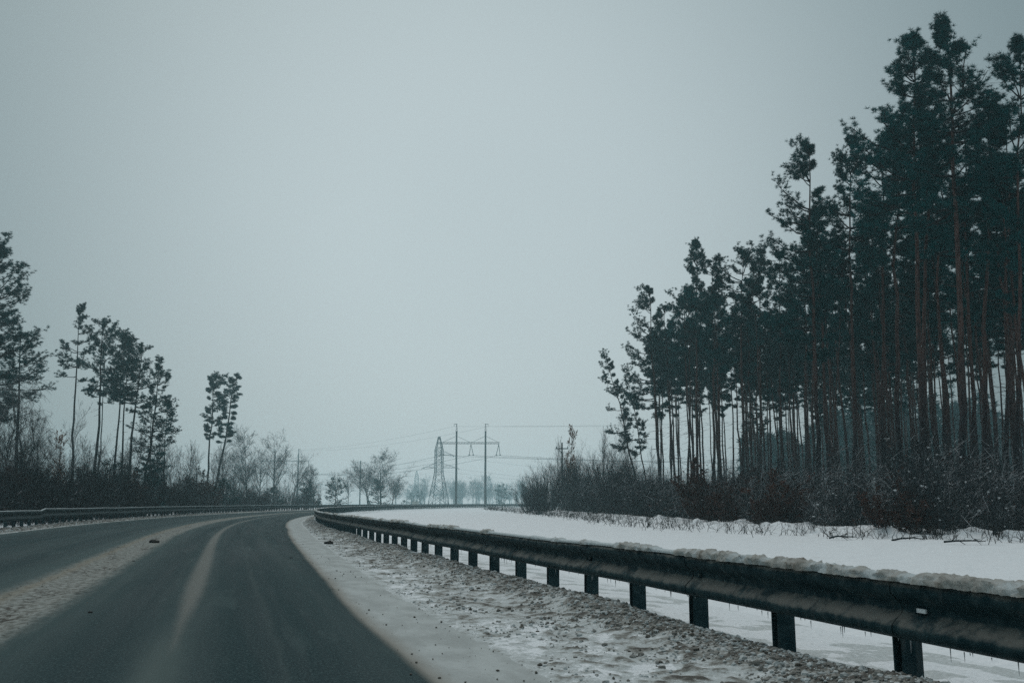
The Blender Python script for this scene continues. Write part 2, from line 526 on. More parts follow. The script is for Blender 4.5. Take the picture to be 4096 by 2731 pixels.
def guardrail(name, label, u0, side, s0, s1, near, rate, wob, lumps, mat, parts_from, post_h=.70):
    root = thing(name, label, "guardrail", (float(curve(parts_from, u0)[0]), float(curve(parts_from, u0)[1]), 0))
    ox, oy = root.location.x, root.location.y
    loc = lambda x, y, z: np.stack([x - ox, y - oy, z], -1)
    prof_ = _prof if side > 0 else np.stack([_prof[:, 0], .40 + (_prof[:, 1] - .366) * 1.2], -1)
    top_z = .742 if side > 0 else .855
    vs = steps(s0, s1, near, rate)
    dz, du = wob(vs)
    n, m = len(vs), len(_prof)
    uu = u0 + du[:, None] + side * prof_[None, :, 0]
    x, y = curve(np.repeat(vs[:, None], m, 1), uu)
    V = loc(x, y, prof_[None, :, 1] + dz[:, None])
    i = np.arange(n * m).reshape(n, m); j = np.roll(i, -1, 1)
    f = np.stack([i[:-1], j[:-1], j[1:], i[1:]], -1).reshape(-1, 4)
    if side < 0: f = f[:, ::-1]
    mb = MB(); mb.add(V, f)
    # bolt heads and lap joints every four metres
    js = np.arange(math.ceil(parts_from / 3) * 3 + .7, min(s1, parts_from + 120), 3.0)
    for s_ in js:
        jz, ju = wob(np.array([s_]))
        bx, by = curve(s_, u0 + ju[0] + side * .010)
        ex, ey = curve(s_, u0 + ju[0] + side * .030)
        mb.bar((bx - ox, by - oy, .56 + jz[0]), (ex - ox, ey - oy, .56 + jz[0]), .022, 6)
        for k in (0, 1):
            sp = prof_[2:15]
            xx, yy = curve(np.full(len(sp), s_ + .16 + .02 * k), u0 + ju[0] + side * (sp[:, 0] + .004 + .004 * (1 - k)))
            if k == 0: a0 = loc(xx, yy, sp[:, 1] + jz[0])
            else:
                a1 = loc(xx, yy, sp[:, 1] + jz[0]); q = len(sp)
                mb.add(np.concatenate([a0, a1]), [(t_, t_ + 1, q + t_ + 1, q + t_) for t_ in range(q - 1)])
    beam = mb.build("beam", mat, root, smooth=True)
    # snow on the top edge
    cs = steps(s0, s1, .022 if lumps else .10, .0028)
    dz, du = wob(cs)
    big = fbm(cs * 1.15, cs * 0 + 3.3, 71, 3); sm = fbm(cs * 7.5, cs * 0 + 1.7, 33, 3)
    on = np.clip((big - np.where(cs < 14, .38, .45)) / .10, 0, 1)
    hgt = (.014 + on * (.010 + .018 * np.clip(sm - .25, 0, 1) + .03 * np.clip(big - .45, 0, 1))) if lumps else (.016 + .03 * np.clip(big - .58, 0, 1) * 2)
    th = np.linspace(-.25, math.pi + .25, 11)
    half = .050 + (.022 * on if lumps else 0)
    jit = (np.random.default_rng(3).random((len(cs), 11)) - .5)
    n2 = fbm(np.repeat((cs * 14)[:, None], 11, 1), np.repeat((th * 2.6)[None], len(cs), 0), 47, 5) - .5
    rad = 1 + (on[:, None] * (1.15 * n2 + .2 * jit) if lumps else .06 * jit)
    pu = u0 + du[:, None] + side * (.042 + np.cos(th)[None, :] * half[:, None] * rad if lumps else .042 + np.cos(th)[None, :] * half * rad)
    pz = top_z + dz[:, None] + np.maximum(np.sin(th), -.3)[None, :] * hgt[:, None] * rad * 1.25 + (.012 * (np.sin(th) > .1))[None, :]
    x, y = curve(np.repeat(cs[:, None], 11, 1), pu)
    d = (.12 + on * (.34 + 1.2 * (sm - .38)) if lumps else .05 + .3 * (big > .6))
    mb = MB(); g = grid_faces(len(cs), 11)
    mb.add(loc(x, y, pz), g if side > 0 else g[:, ::-1], 0, np.repeat(d[:, None], 11, 1).ravel() + ((.15 * jit + .7 * n2 * on[:, None]).ravel() if lumps else 0))
    cap = mb.build("snow_cap", M["cap"], root, smooth=True, att="dirt")
    # posts: channel sections behind the beam
    ps = np.arange(parts_from, s1, 1.507)
    pm = None; rest = MB()
    prof = [(-.075, -.05), (.075, -.05), (.075, -.035), (-.055, -.035), (-.055, .035), (.075, .035), (.075, .05), (-.075, .05)]
    rnd = random.Random(5)
    for q, s_ in enumerate(ps):
        jz, ju = wob(np.array([s_]))
        px, py = curve(s_, u0 + ju[0] - side * .095)
        h = head(s_)
        lean = rnd.uniform(-.02, .02) + (.22 if (name_kink := (kink is not None and lumps is False and abs(s_ - kink - 1) < 2.0)) else 0) * (1 if q % 2 else -.5)
        base = MB()
        pts = []
        for zz in (-.4, post_h):
            for (a, b) in prof: pts.append((side * a * -1, b + lean * zz, zz))
        k = len(prof)
        fc = [(t_, (t_ + 1) % k, k + (t_ + 1) % k, k + t_) for t_ in range(k)]
        if q < 99:
            mb = MB(); mb.add(pts, fc); mb.add([p for p in pts[k:]], [list(range(k))])
            o = mb.build("post", M["post"], root)
            o.location = (px - ox, py - oy, jz[0]); o.rotation_euler = (0, 0, h)
        else:
            c, s2 = math.cos(h), math.sin(h)
            w = np.array([(px - ox + a * c - b * s2, py - oy + a * s2 + b * c, z) for (a, b, z) in pts])
            rest.add(w, fc)
    if rest.nv:
        o = rest.build("far_posts", M["post"], root); o["kind"] = "stuff"
    return root, (ox, oy)


kink = None


def wob_right(s):
    return .012 * (vnoise(s * .35, s * 0, 4) - .5) * 2, .03 * (vnoise(s * .22, s * 0 + 5, 8) - .5) * 2


right_rail, (ox, oy) = guardrail("guardrail", "dark steel guardrail topped with dirty snow lumps, close by on the right of the road", 0.0, 1, -4, 425, .25, .012, wob_right, True, M["rail"], 3.95)
# find the dent of the far rail: where its line crosses pixel column 215
sl = np.arange(20, 160, .25); lx, ly = curve(sl, RAIL_L)
KS = sl[np.argmin(abs(2048 + F_PX * lx / ly - 195))]
kink = KS


def wob_left(s):
    s = np.asarray(s, float)
    d = s - KS
    dz = np.where(d < 0, -.06 * np.exp(-np.abs(d) / 9.0), .05 * np.exp(-np.abs(d) / 6.0)) * np.clip(np.abs(d) / .5, 0, 1)
    return dz + .02 * (vnoise(s * .2, s * 0, 14) - .5), .05 * (vnoise(s * .15, s * 0 + 5, 18) - .5)


guardrail("guardrail", "dented dark guardrail with a thin snow line on top, along the far left road edge", RAIL_L, -1, 25, 430, .4, .01, wob_left, False, M["rail_far"], 36.0, .80)

# reflector on the near rail
sr = np.arange(4, 9, .02); rx, ry = curve(sr, .02); si = sr[np.argmin(abs(2048 + F_PX * rx / ry - 3648))]
px, py = curve(si, .034); mb = MB(); mb.box((-.006, -.042, -.013), (.006, .042, .013))
o = mb.build("reflector", M["white"], right_rail); o.location = (px - ox, py - oy, .566); o.rotation_euler = (0, 0, head(si))
o["label"] = "small white reflector plate in the groove of the beam"
# icicles under the near beam
rng = np.random.default_rng(8)
n = 90; s_ = 4.5 + rng.random(n) ** 1.6 * 26; jz, ju = wob_right(s_)
uu = ju + rng.choice([.02, .05, .07], n); x, y = curve(s_, uu); ln = .015 + .07 * rng.random(n) ** 2.2
z0 = .376 + jz
P = np.stack([np.stack([x - ox, y - oy, z0], -1), np.stack([x - ox, y - oy, z0 - ln], -1)], 1)
mb = MB(); mb.tubes(P, np.stack([np.full(n, .0045), np.full(n, .001)], 1), 3)
o = mb.build("icicles", M["ice"], right_rail); o["kind"] = "stuff"

# loose gravel and frozen crumbs
def on_verge(k, s_, u_):
    vs, vu, z = VERGES[k]
    i = np.clip(np.searchsorted(vs, s_), 0, len(vs) - 1); lo, hi = vu[i, 0], vu[i, -1]
    j = np.clip(((u_ - lo) / (hi - lo) * (vu.shape[1] - 1)).round().astype(int), 0, vu.shape[1] - 1)
    return z[i, j]


rng = np.random.default_rng(12); mb = MB()
n = 34000; s_ = 4.2 + rng.random(n) ** 1.8 * 62
u_ = np.clip(np.where(rng.random(n) < .55, np.abs(rng.normal(.15, .35, n)), rng.random(n) * 1.95), -.1, 1.98)
u_ = u_ * np.interp(s_, [15, 49], [1, .42])
keep = fbm(s_ * 1.6, u_ * 2.4, 88, 3) + .25 * np.exp(-((u_ - .25) / .4) ** 2) > .44 + .10 * rng.random(n)
s_, u_ = s_[keep], u_[keep]; n = len(s_)
S = (.006 + .022 * rng.random(n) ** 3.0) * (1 - .25 * np.clip(u_ - 1, 0, 1)); kind_ = rng.random(n)
x, y = curve(s_, u_); zz = on_verge(0, s_, u_) + .1 * S
for q, (lo, hi) in enumerate(((0, .45), (.45, .90), (.90, 1.01))):
    m_ = (kind_ >= lo) & (kind_ < hi)
    blobs(mb, np.stack([x, y, zz], -1)[m_], S[m_], rng, q, ICO1, .7, .38)
n = 5000; s_ = 28 + rng.random(n) * 95; u_ = ROAD_L + .1 + 1.6 * rng.random(n); S = .02 + .05 * rng.random(n) ** 3; kind_ = rng.integers(0, 3, n)
x, y = curve(s_, u_); zz = on_verge(1, s_, u_)
for q in range(3): blobs(mb, np.stack([x, y, zz], -1)[kind_ == q], S[kind_ == q], rng, q, ICO1, .7, .38)
n = 2600; s_ = 7 + rng.random(n) ** 1.5 * 75; u_ = 6.62 + rng.normal(0, .30, n); S = .004 + .014 * rng.random(n) ** 4
x, y = curve(s_, u_); blobs(mb, np.stack([x, y, np.full(n, .010)], -1), S, rng, 2, ICO1, .6, .35)
n = 320; s_ = 8 + rng.random(n) ** 1.3 * 50; u_ = 2.0 + rng.random(n) ** 2 * .9; S = .004 + .010 * rng.random(n) ** 3
x, y = curve(s_, u_); blobs(mb, np.stack([x, y, np.full(n, .010)], -1), S, rng, 2)
tag(mb.build("gravel", [M["slush"], M["slush_brown"], M["gravel"]]), "frozen crumbs of slush and grit over the verges and the sandy centre line", "gravel", kind="stuff")

# frozen clods one can point at
clods = [(353, 1244, .125, "large dark clod of frozen dirt lying on the sandy centre line"),
         (206, 1398, .028, "flat dark scrap of dirt on the asphalt left of our lane"),
         (900 * .595 / D, (1950 + 484 * .595) / D, .03, "small dark crumb on the asphalt beside the middle sand strip"),
         (1963 * .595 / D, (1950 + 462 * .595) / D, .035, "dark crumb on the asphalt close to the pale sandy shoulder"),
         ((1100 + 335 * .638) / D, (1950 + 346 * .638) / D, .12, "round dark clod on the edge of the pale sandy shoulder")]
rng = np.random.default_rng(4)
for (cx, cy, sz, lab) in clods:
    Z = F_PX * CAM_H / max(cy * D - 2010, 1) * 1.0
    p = at(cx * D, cy * D, Z)
    mb = MB()
    if sz > .09:
        q = 7
        C = rng.normal(0, .45, (q, 3)) * np.array([sz, sz * .6, 0]) + np.array([0, 0, sz * .25]); S = sz * (.38 + .4 * rng.random(q))
        blobs(mb, C, S, rng, 0, ICO2, .75, .2)
    else:
        blobs(mb, rng.normal(0, .5, (4, 3)) * np.array([sz, sz * .5, 0]) + np.array([0, 0, sz * .15]), sz * (.4 + .3 * rng.random(4)), rng, 0, ICO2, .5, .2)
    o = mb.build("dirt_clod", M["clod"], smooth=False); o.location = (p.x, Z, .012)
    tag(o, lab, "clod", "frozen clods on the road")


# ------------------------------------------------------------------ plants
def interp_poly(P, idx, t):
    n = P.shape[1]; f = t * (n - 1); i = np.minimum(f.astype(int), n - 2); w = (f - i)[:, None]
    return P[idx, i] * (1 - w) + P[idx, i + 1] * w, P[idx, i + 1] - P[idx, i]


def unit(v): return v / (np.linalg.norm(v, axis=-1, keepdims=True) + 1e-9)


def grow(P, Rr, m, rng, t0=.2, t1=1., ang=(30, 60), ratio=.5, rvar=.4, taper=.5, up=.2, bend=.1, jit=.06, n=4, rr=.5, rmin=.004, L=None, flat=1.):
    T = len(P)
    idx = np.repeat(np.arange(T), m); N = len(idx)
    t = t0 + (t1 - t0) * rng.random(N)
    p, tan = interp_poly(P, idx, t); tan = unit(tan)
    f = t * (P.shape[1] - 1); i = np.minimum(f.astype(int), P.shape[1] - 2)
    r0 = Rr[idx, i] * (1 - (f - i)) + Rr[idx, i + 1] * (f - i)
    Lp = np.linalg.norm(P[:, -1] - P[:, 0], axis=1)[idx] if L is None else np.full(N, L)
    a = np.radians(rng.uniform(ang[0], ang[1], N))[:, None]
    q = unit(np.cross(tan, rng.normal(size=(N, 3))))
    d = tan * np.cos(a) + q * np.sin(a); d[:, 2] *= flat; d = unit(d + np.array([0, 0, up]))
    ln = (Lp * ratio * (1 - taper * t) * (1 - rvar + 2 * rvar * rng.random(N)))[:, None, None]
    w = np.linspace(0, 1, n)[None, :, None]
    C = p[:, None] + d[:, None] * ln * w + np.array([0, 0, 1.]) * bend * ln * w ** 2
    C = C + rng.normal(0, 1, (N, n, 3)) * jit * ln * w
    r = np.maximum(r0 * rr, rmin)[:, None] * np.linspace(1, .25, n)[None]
    return C, np.maximum(r, rmin * .6)


def trunk_path(H, n, rng, sway, lean=0.0):
    z = np.linspace(0, H, n)
    x = sway * np.cumsum(rng.normal(0, 1, n)) / math.sqrt(n); y = sway * np.cumsum(rng.normal(0, 1, n)) / math.sqrt(n)
    x -= x[0] + (x[-1] - x[0]) * z / H; y -= y[0] + (y[-1] - y[0]) * z / H
    return np.stack([x + lean * (z / H) ** 2, y, z], -1)


def blades(mb, p, d, ln, w, rng, mi=0):
    N = len(p)
    s_ = unit(np.cross(d, rng.normal(size=(N, 3)))) * (w * .5)[:, None]
    V = np.stack([p - s_, p + s_, p + d * ln[:, None] + s_ * .35, p + d * ln[:, None] - s_ * .35], 1)
    mb.add(V, np.arange(N * 4).reshape(N, 4), mi)


def make_pine(seed, H=21., hb=.55, W=2.3, whorl=.7, per=4, skip=.2, r0=.16, lopside=(0, 0), fork=False, dead=14, needles="needles", bark="pine_bark", top=.3, low=.75,
              shoots=11, tufts=5, nb=24, sway=.25, lean=0, cone=1., bl=.16, bw=.016):
    rng = np.random.default_rng(seed)
    tp = trunk_path(H, 14, rng, sway, lean)
    tr = r0 * (1 - .86 * (np.linspace(0, 1, 14)) ** 1.15)
    wd = MB(); wd.tubes(tp[None], tr[None], 8)
    # limbs in loose whorls
    zs = []; z = H * hb
    while z < H - .25:
        for _ in range(max(1, int(per + rng.integers(-1, 2)))):
            if rng.random() > skip: zs.append(z + rng.normal(0, .07))
        z += whorl * (.75 + .5 * rng.random())
    zs = np.clip(np.array(zs), 0, H * .995); N = len(zs)
    t = np.clip((zs - H * hb) / (H * (1 - hb)), 0, 1)
    prof = np.interp(t, [0, .15, .45, .72, .9, 1], [low * .75, low, 1., .8 * cone, .5 * cone, top])
    clump = .62 + .7 * vnoise(zs * .8, zs * 0 + seed, seed)           # layered gaps
    az = rng.random(N) * 6.283
    lop = 1 + lopside[0] * np.cos(az) + lopside[1] * np.sin(az)
    ln = np.minimum(W * prof * (.62 + .55 * rng.random(N)) * clump * np.clip(lop, .3, 1.35), 1.2 * W)
    el = np.radians(np.interp(t, [0, .4, .8, 1], [-8, 14, 38, 68]) + rng.normal(0, 10, N))
    d = np.stack([np.cos(az) * np.cos(el), np.sin(az) * np.cos(el), np.sin(el)], -1)
    base, _ = interp_poly(np.repeat(tp[None], N, 0), np.arange(N), zs / H)
    n = 6; w = np.linspace(0, 1, n)[None, :, None]
    L = base[:, None] + d[:, None] * ln[:, None, None] * w + np.array([0, 0, 1.]) * (ln[:, None, None] * (.15 * w ** 2.2 - .14 * w * (1 - w) * 2))
    L = L + rng.normal(0, .035, (N, n, 3)) * ln[:, None, None] * w
    rl = (.014 + .016 * ln)[:, None] * np.linspace(1, .3, n)[None]
    wd.tubes(L, rl, 4, 1)
    # side shoots
    S, SR = grow(L, rl, shoots, rng, .38, 1.0, (25, 75), .44, .45, .45, .10, .16, .04, 4, .5, .006, None, .45)
    wd.tubes(S, SR, 3, 1)
    # dead stubs on the bare trunk
    if dead:
        q = rng.random(dead) * hb * .75 + hb * .28; b, _ = interp_poly(np.repeat(tp[None], dead, 0), np.arange(dead), q)
        a2 = rng.random(dead) * 6.283; l2 = .25 + 1.0 * rng.random(dead) ** 2.2
        dd = np.stack([np.cos(a2), np.sin(a2), rng.normal(-.05, .3, dead)], -1)
        ww = np.linspace(0, 1, 4)[None, :, None]
        Q = b[:, None] + dd[:, None] * l2[:, None, None] * ww + rng.normal(0, .05, (dead, 4, 3)) * ww * l2[:, None, None]
        wd.tubes(Q, np.repeat(np.linspace(.022, .008, 4)[None], dead, 0), 3)
    # needle tufts
    cr = MB()
    idx = np.repeat(np.arange(len(S)), tufts)
    tt = np.clip(.25 + .8 * rng.random(len(idx)), 0, 1)
    p, tan = interp_poly(S, idx, tt)
    li = np.repeat(np.arange(N), 5); lt_ = .45 + .55 * rng.random(len(li)); p2, tan2 = interp_poly(L, li, lt_)
    tops = np.repeat(tp[-1][None], 8, 0) - np.array([0, 0, 1.]) * rng.random((8, 1)) * .8
    p = np.concatenate([p, p2, tops]); tan = unit(np.concatenate([tan, tan2, np.repeat([[0, 0, 1.]], 8, 0)]))
    p = p + rng.normal(0, .05, p.shape)
    k = np.repeat(np.arange(len(p)), nb)
    dirs = unit(tan[k] * .5 + unit(rng.normal(size=(len(k), 3))) * np.array([1, 1, .75]) + np.array([0, 0, .25]))
    blades(cr, p[k], dirs, bl * (.65 + .6 * rng.random(len(k))), np.full(len(k), bw), rng)
    root = thing("pine_tree", "x", "pine tree")
    wd.build("trunk", [M[bark], M["limb"]], root, smooth=True); cr.build("crown", M[needles], root)
    root["h"] = H
    return root


def make_bare(seed, H=14., kind="fan", bark="twig", r0=.13, n1=26, n2=7, n3=6, leaf=None):
    rng = np.random.default_rng(seed)
    wd = MB(); P, Rr = [], []
    stems = {"fan": 1, "birch": 1, "sapling": 1, "multi": 4}[kind]
    for k in range(stems):
        tp = trunk_path(H * (1 if k == 0 else rng.uniform(.75, .97)), 9, rng, .35, rng.normal(0, .12) * H if stems > 1 else rng.normal(0, .03) * H)
        if stems > 1: tp = tp + np.array([rng.normal(0, .35), rng.normal(0, .35), 0])
        P.append(tp); Rr.append(r0 * (1 - .9 * np.linspace(0, 1, 9) ** .9) * (1 if k == 0 else .75))
    P = np.array(P); Rr = np.array(Rr)
    wd.tubes(P, Rr, 6)
    if kind == "birch":
        A, AR = grow(P, Rr, n1, rng, .28, .98, (35, 62), .34, .3, .55, .35, -.10, .04, 6, .42, .012)
        B, BR = grow(A, AR, n2, rng, .25, 1, (20, 60), .5, .4, .3, .0, -.35, .06, 5, .5, .007)
        C, CR = grow(B, BR, n3, rng, .2, 1, (15, 60), .8, .5, .2, -.35, -.75, .05, 5, .6, .006)
    elif kind == "sapling":
        A, AR = grow(P, Rr, n1, rng, .2, .98, (22, 42), .34, .35, .6, .5, .12, .03, 5, .4, .009)
        B, BR = grow(A, AR, n2, rng, .2, 1, (20, 50), .5, .4, .4, .3, .1, .05, 4, .5, .006)
        C, CR = grow(B, BR, n3, rng, .2, 1, (20, 55), .5, .4, .3, .2, .1, .06, 4, .6, .005)
    else:
        A, AR = grow(P, Rr, max(4, n1 // stems), rng, .24, .97, (35, 68), .46, .35, .60, .25, .16, .06, 6, .58, .026)
        B, BR = grow(A, AR, n2, rng, .25, 1, (28, 65), .50, .4, .4, .15, .08, .07, 5, .6, .018)
        C, CR = grow(B, BR, n3, rng, .2, 1, (28, 70), .52, .45, .3, .12, .05, .09, 4, .6, .016)
    wd.tubes(A, AR, 4); wd.tubes(B, BR, 3); wd.tubes(C, CR, 3)
    root = thing("bare_tree", "x", "tree")
    wd.build("trunk", M[bark], root, smooth=True)
    if leaf:
        q = rng.integers(0, len(C), 2600); p, tan = interp_poly(C, q, rng.random(2600))
        keep = p[:, 2] > H * .38; p = p[keep]; tan = tan[keep]
        cr = MB(); blades(cr, p, unit(rng.normal(size=p.shape) + [0, 0, -.4]), np.full(len(p), .09), np.full(len(p), .06), rng)
        cr.build("leaves", M[leaf], root)
    root["h"] = H
    return root


def make_shrub(seed, H=4., stems=24, spread=.5, n2=9, n3=5, bark="twig", snow=0, leaf=None, nleaf=2500, r0=.022):
    rng = np.random.default_rng(seed)
    N = stems; az = rng.random(N) * 6.283; rad = rng.random(N) ** .6
    b = np.stack([np.cos(az), np.sin(az), np.zeros(N)], -1) * (rad * H * .16)[:, None]
    d = unit(np.stack([np.cos(az) * rad * spread, np.sin(az) * rad * spread, np.ones(N)], -1) + rng.normal(0, .09, (N, 3)))
    ln = H * (.6 + .42 * rng.random(N)) * (1 - .25 * rad)
    w = np.linspace(0, 1, 6)[None, :, None]
    P = b[:, None] + d[:, None] * ln[:, None, None] * w + rng.normal(0, .03, (N, 6, 3)) * ln[:, None, None] * w
    Rr = (r0 * (.7 + .6 * rng.random(N)))[:, None] * np.linspace(1, .25, 6)[None]
    wd = MB(); wd.tubes(P, Rr, 4)
    A, AR = grow(P, Rr, n2, rng, .15, 1, (18, 50), .36, .4, .4, .35, .10, .05, 4, .55, .007)
    wd.tubes(A, AR, 3)
    B, BR = grow(A, AR, n3, rng, .15, 1, (20, 60), .5, .4, .3, .2, .06, .07, 4, .6, .005)
    wd.tubes(B, BR, 3)
    root = thing("bare_shrub", "x", "shrub")
    wd.build("stems", M[bark], root)
    if leaf:
        q = rng.integers(0, len(B), nleaf); p, tan = interp_poly(B, q, rng.random(nleaf))
        cr = MB(); blades(cr, p, unit(rng.normal(size=p.shape) + [0, 0, -.5]), np.full(len(p), .11), np.full(len(p), .07), rng)
        cr.build("leaves", M[leaf], root)
    if snow:
        q = rng.integers(0, len(A), snow); p, tan = interp_poly(A, q, .3 + .7 * rng.random(snow))
        sn = MB(); blobs(sn, p + [0, 0, .03], .02 + .06 * rng.random(snow) ** 3, rng, 0, ICO2, .4, .3)
        o = sn.build("snow", M["clump"], root, smooth=True); o["kind"] = "stuff"
    root["h"] = H
    return root




def put(proto, x, y, h, rz=0., label="", cat=None, group=None, name=None, lean=0., fat=1., z=-.05):
    """the first use moves the original, later uses copy it with its parts"""
    if "used" in proto.keys(): o = dup(proto); del o["used"]
    else: o = proto
    sz = h / o["h"]
    o.location = (x, y, z); o.scale = (sz * fat, sz * fat, sz)
    o.rotation_mode = "QUATERNION"
    o.rotation_quaternion = Quaternion((0, 1, 0), lean) @ Quaternion((0, 0, 1), rz)
    if name: o.name = name
    tag(o, label, cat, group)
    if not group and "group" in o.keys(): del o["group"]
    proto["used"] = 1
    return o


def put_px(proto, bx, tx, ty, Z, rz, label, group=None, fat=1., name=None, cat=None):
    """base at column bx, top at (tx, ty), both in the 2352-wide picture, Z metres ahead"""
    u0 = lateral(np.array([gx(bx, Z)]), np.array([Z]))[0][0]
    while 6 < u0 < RAIL_L + 2.2:                     # keep clear of the guardrail
        Z *= 1.02; u0 = lateral(np.array([gx(bx, Z)]), np.array([Z]))[0][0]
    X = gx(bx, Z); p = at(tx * D, ty * D, Z)
    L = math.hypot(p.z, p.x - X)
    return put(proto, X, Z, L, rz, label, cat, group, name, math.atan2(p.x - X, p.z), fat)


rnd = random.Random(21)
# stand pines: straight, crown high up
STAND = [make_pine(100 + i, 21, hb, W, .68, 4, .15, .125, dead=22) for i, (hb, W) in enumerate([(.67, 1.75), (.72, 1.85), (.63, 1.7), (.73, 1.75), (.69, 1.9), (.58, 1.65)])]
BIG = [make_pine(140, 21.5, .61, 2.35, .66, 5, .12, .165, lopside=(-.1, 0), dead=10, low=.95, cone=.75, top=.2), make_pine(141, 21.5, .62, 2.35, .68, 5, .12, .155, lopside=(-.3, 0), dead=10, low=1.0, cone=.75, top=.25)]
EDGE = [make_pine(150, 19, .42, 1.9, .62, 4, .2, .13, lopside=(-.55, 0), lean=-1.0, needles="needles_left"),
        make_pine(151, 20, .44, 1.9, .8, 5, .15, .15, lopside=(-.4, 0), low=.9)]
LEFT = [make_pine(160, 20, .67, 1.85, .85, 4, .26, .14, needles="needles_left", bark="edge_bark", low=.9),
        make_pine(161, 20, .61, 2.1, .75, 4, .2, .17, needles="needles_left", bark="edge_bark", low=.9),
        make_pine(162, 19, .67, 2.3, .7, 4, .15, .14, needles="needles_left", bark="edge_bark", top=.6),
        make_pine(163, 18, .24, 2.4, .95, 4, .35, .15, needles="needles_left", bark="edge_bark", low=.8, dead=6),
        make_pine(164, 17, .53, 1.45, .5, 4, .12, .13, needles="needles_left", bark="edge_bark", lopside=(.2, 0), low=.8, dead=10),
        make_pine(166, 17, .50, 1.35, .62, 4, .15, .13, needles="needles_left", bark="edge_bark", lopside=(.3, .1), low=.7, dead=12),
        make_pine(165, 19, .42, 2.5, .7, 5, .15, .17, needles="needles_left", bark="edge_bark", lopside=(.2, 0), low=1.0)]
YOUNG = [make_pine(170, 5, .06, 1.7, .42, 4, .15, .07, dead=0, low=1.25, top=.15, shoots=7, tufts=4, nb=20, needles="needles_left", bark="edge_bark", sway=.08),
         make_pine(171, 7, .10, 2.4, .5, 4, .2, .09, dead=0, low=1.1, top=.35, shoots=8, tufts=4, nb=20, needles="needles_left", bark="edge_bark", sway=.15)]

# --- the left group
g = "tall pines behind the left guardrail"
put_px(LEFT[6], -20, 2, 560, 72, .2, "broad dark pine with a dense crown, cut off by the left photo edge", g)
put_px(LEFT[6], -40, -25, 640, 80, 2.5, "dark pine mostly outside the photo, behind the broad leftmost crown", g)
put_px(LEFT[1], 34, 48, 770, 74, 1.1, "shorter pine with drooping crown beside the broad leftmost pine", g, 1.35)
put_px(LEFT[0], 166, 182, 714, 100, .4, "tallest slim pine of the left group, standing a little apart on its left side", g)
put_px(LEFT[1], 211, 237, 738, 98, 2.0, "thick-trunked pine leaning right, second in the left group after the tallest one", g)
put_px(LEFT[0], 221, 243, 800, 108, 3.9, "thin wavy pine trunk close behind the thick-trunked leaning pine of the left group", g, .8)
put_px(LEFT[2], 259, 281, 777, 104, .9, "straight pine in the middle of the left group with flat-topped crown", g, 1.05)
put_px(LEFT[2], 275, 297, 792, 106, 4.1, "slender pine right beside the flat-topped pine of the left group", g)
put_px(LEFT[1], 292, 327, 796, 100, 5.0, "pine leaning right with rounded crown near the right side of the left group", g, 1.1)
put_px(LEFT[3], 318, 366, 826, 102, 1.2, "leaning pine with scattered low branches at the right side of the left group", g, 1.1)
put_px(LEFT[3], 345, 352, 900, 110, 3.0, "low-branched pine with twisted limbs behind the leaning one in the left group", g)
put_px(LEFT[2], 372, 384, 928, 108, 2.2, "shortest pine at the right end of the left group, with wide lumpy crown", g, 1.0)
g = "pair of leaning pines"
put_px(LEFT[4], 473, 494, 858, 152, .6, "left pine of the lone leaning pair by the bend, straighter and thinner crowned", g, 1.15)
put_px(LEFT[5], 489, 547, 856, 150, 3.3, "right pine of the lone leaning pair by the bend, tilting strongly to the right", g, 1.3)
g = "young evergreens in the roadside thicket"
for k, (bx, ty, Z, pr, lab) in enumerate([
        (247, 1062, 90, 1, "small round-topped evergreen between the trunks of the left pine group"),
        (345, 1075, 92, 1, "bushy young pine under the low-branched pines of the left group"),
        (515, 1100, 140, 0, "small dark young pine at the foot of the lone leaning pair"),
        (705, 1106, 190, 1, "bushy young pine in front of the far left portal pylon"),
        (733, 1150, 200, 0, "knee-high young pine where the near rail meets the far rail"),
        (770, 1098, 235, 1, "rounded evergreen bush beside birches left of the big bare trees"),
        (868, 1102, 240, 1, "evergreen bush at the foot of the two big bare trees before the lattice pylon"),
        (628, 1118, 190, 0, "young pine beneath the upright bare poplars left of the far portal pylon")]):
    p = put_px(YOUNG[pr], bx, bx, ty, Z, k * 1.3, lab, g, 1.25, "young_pine", "young pine")

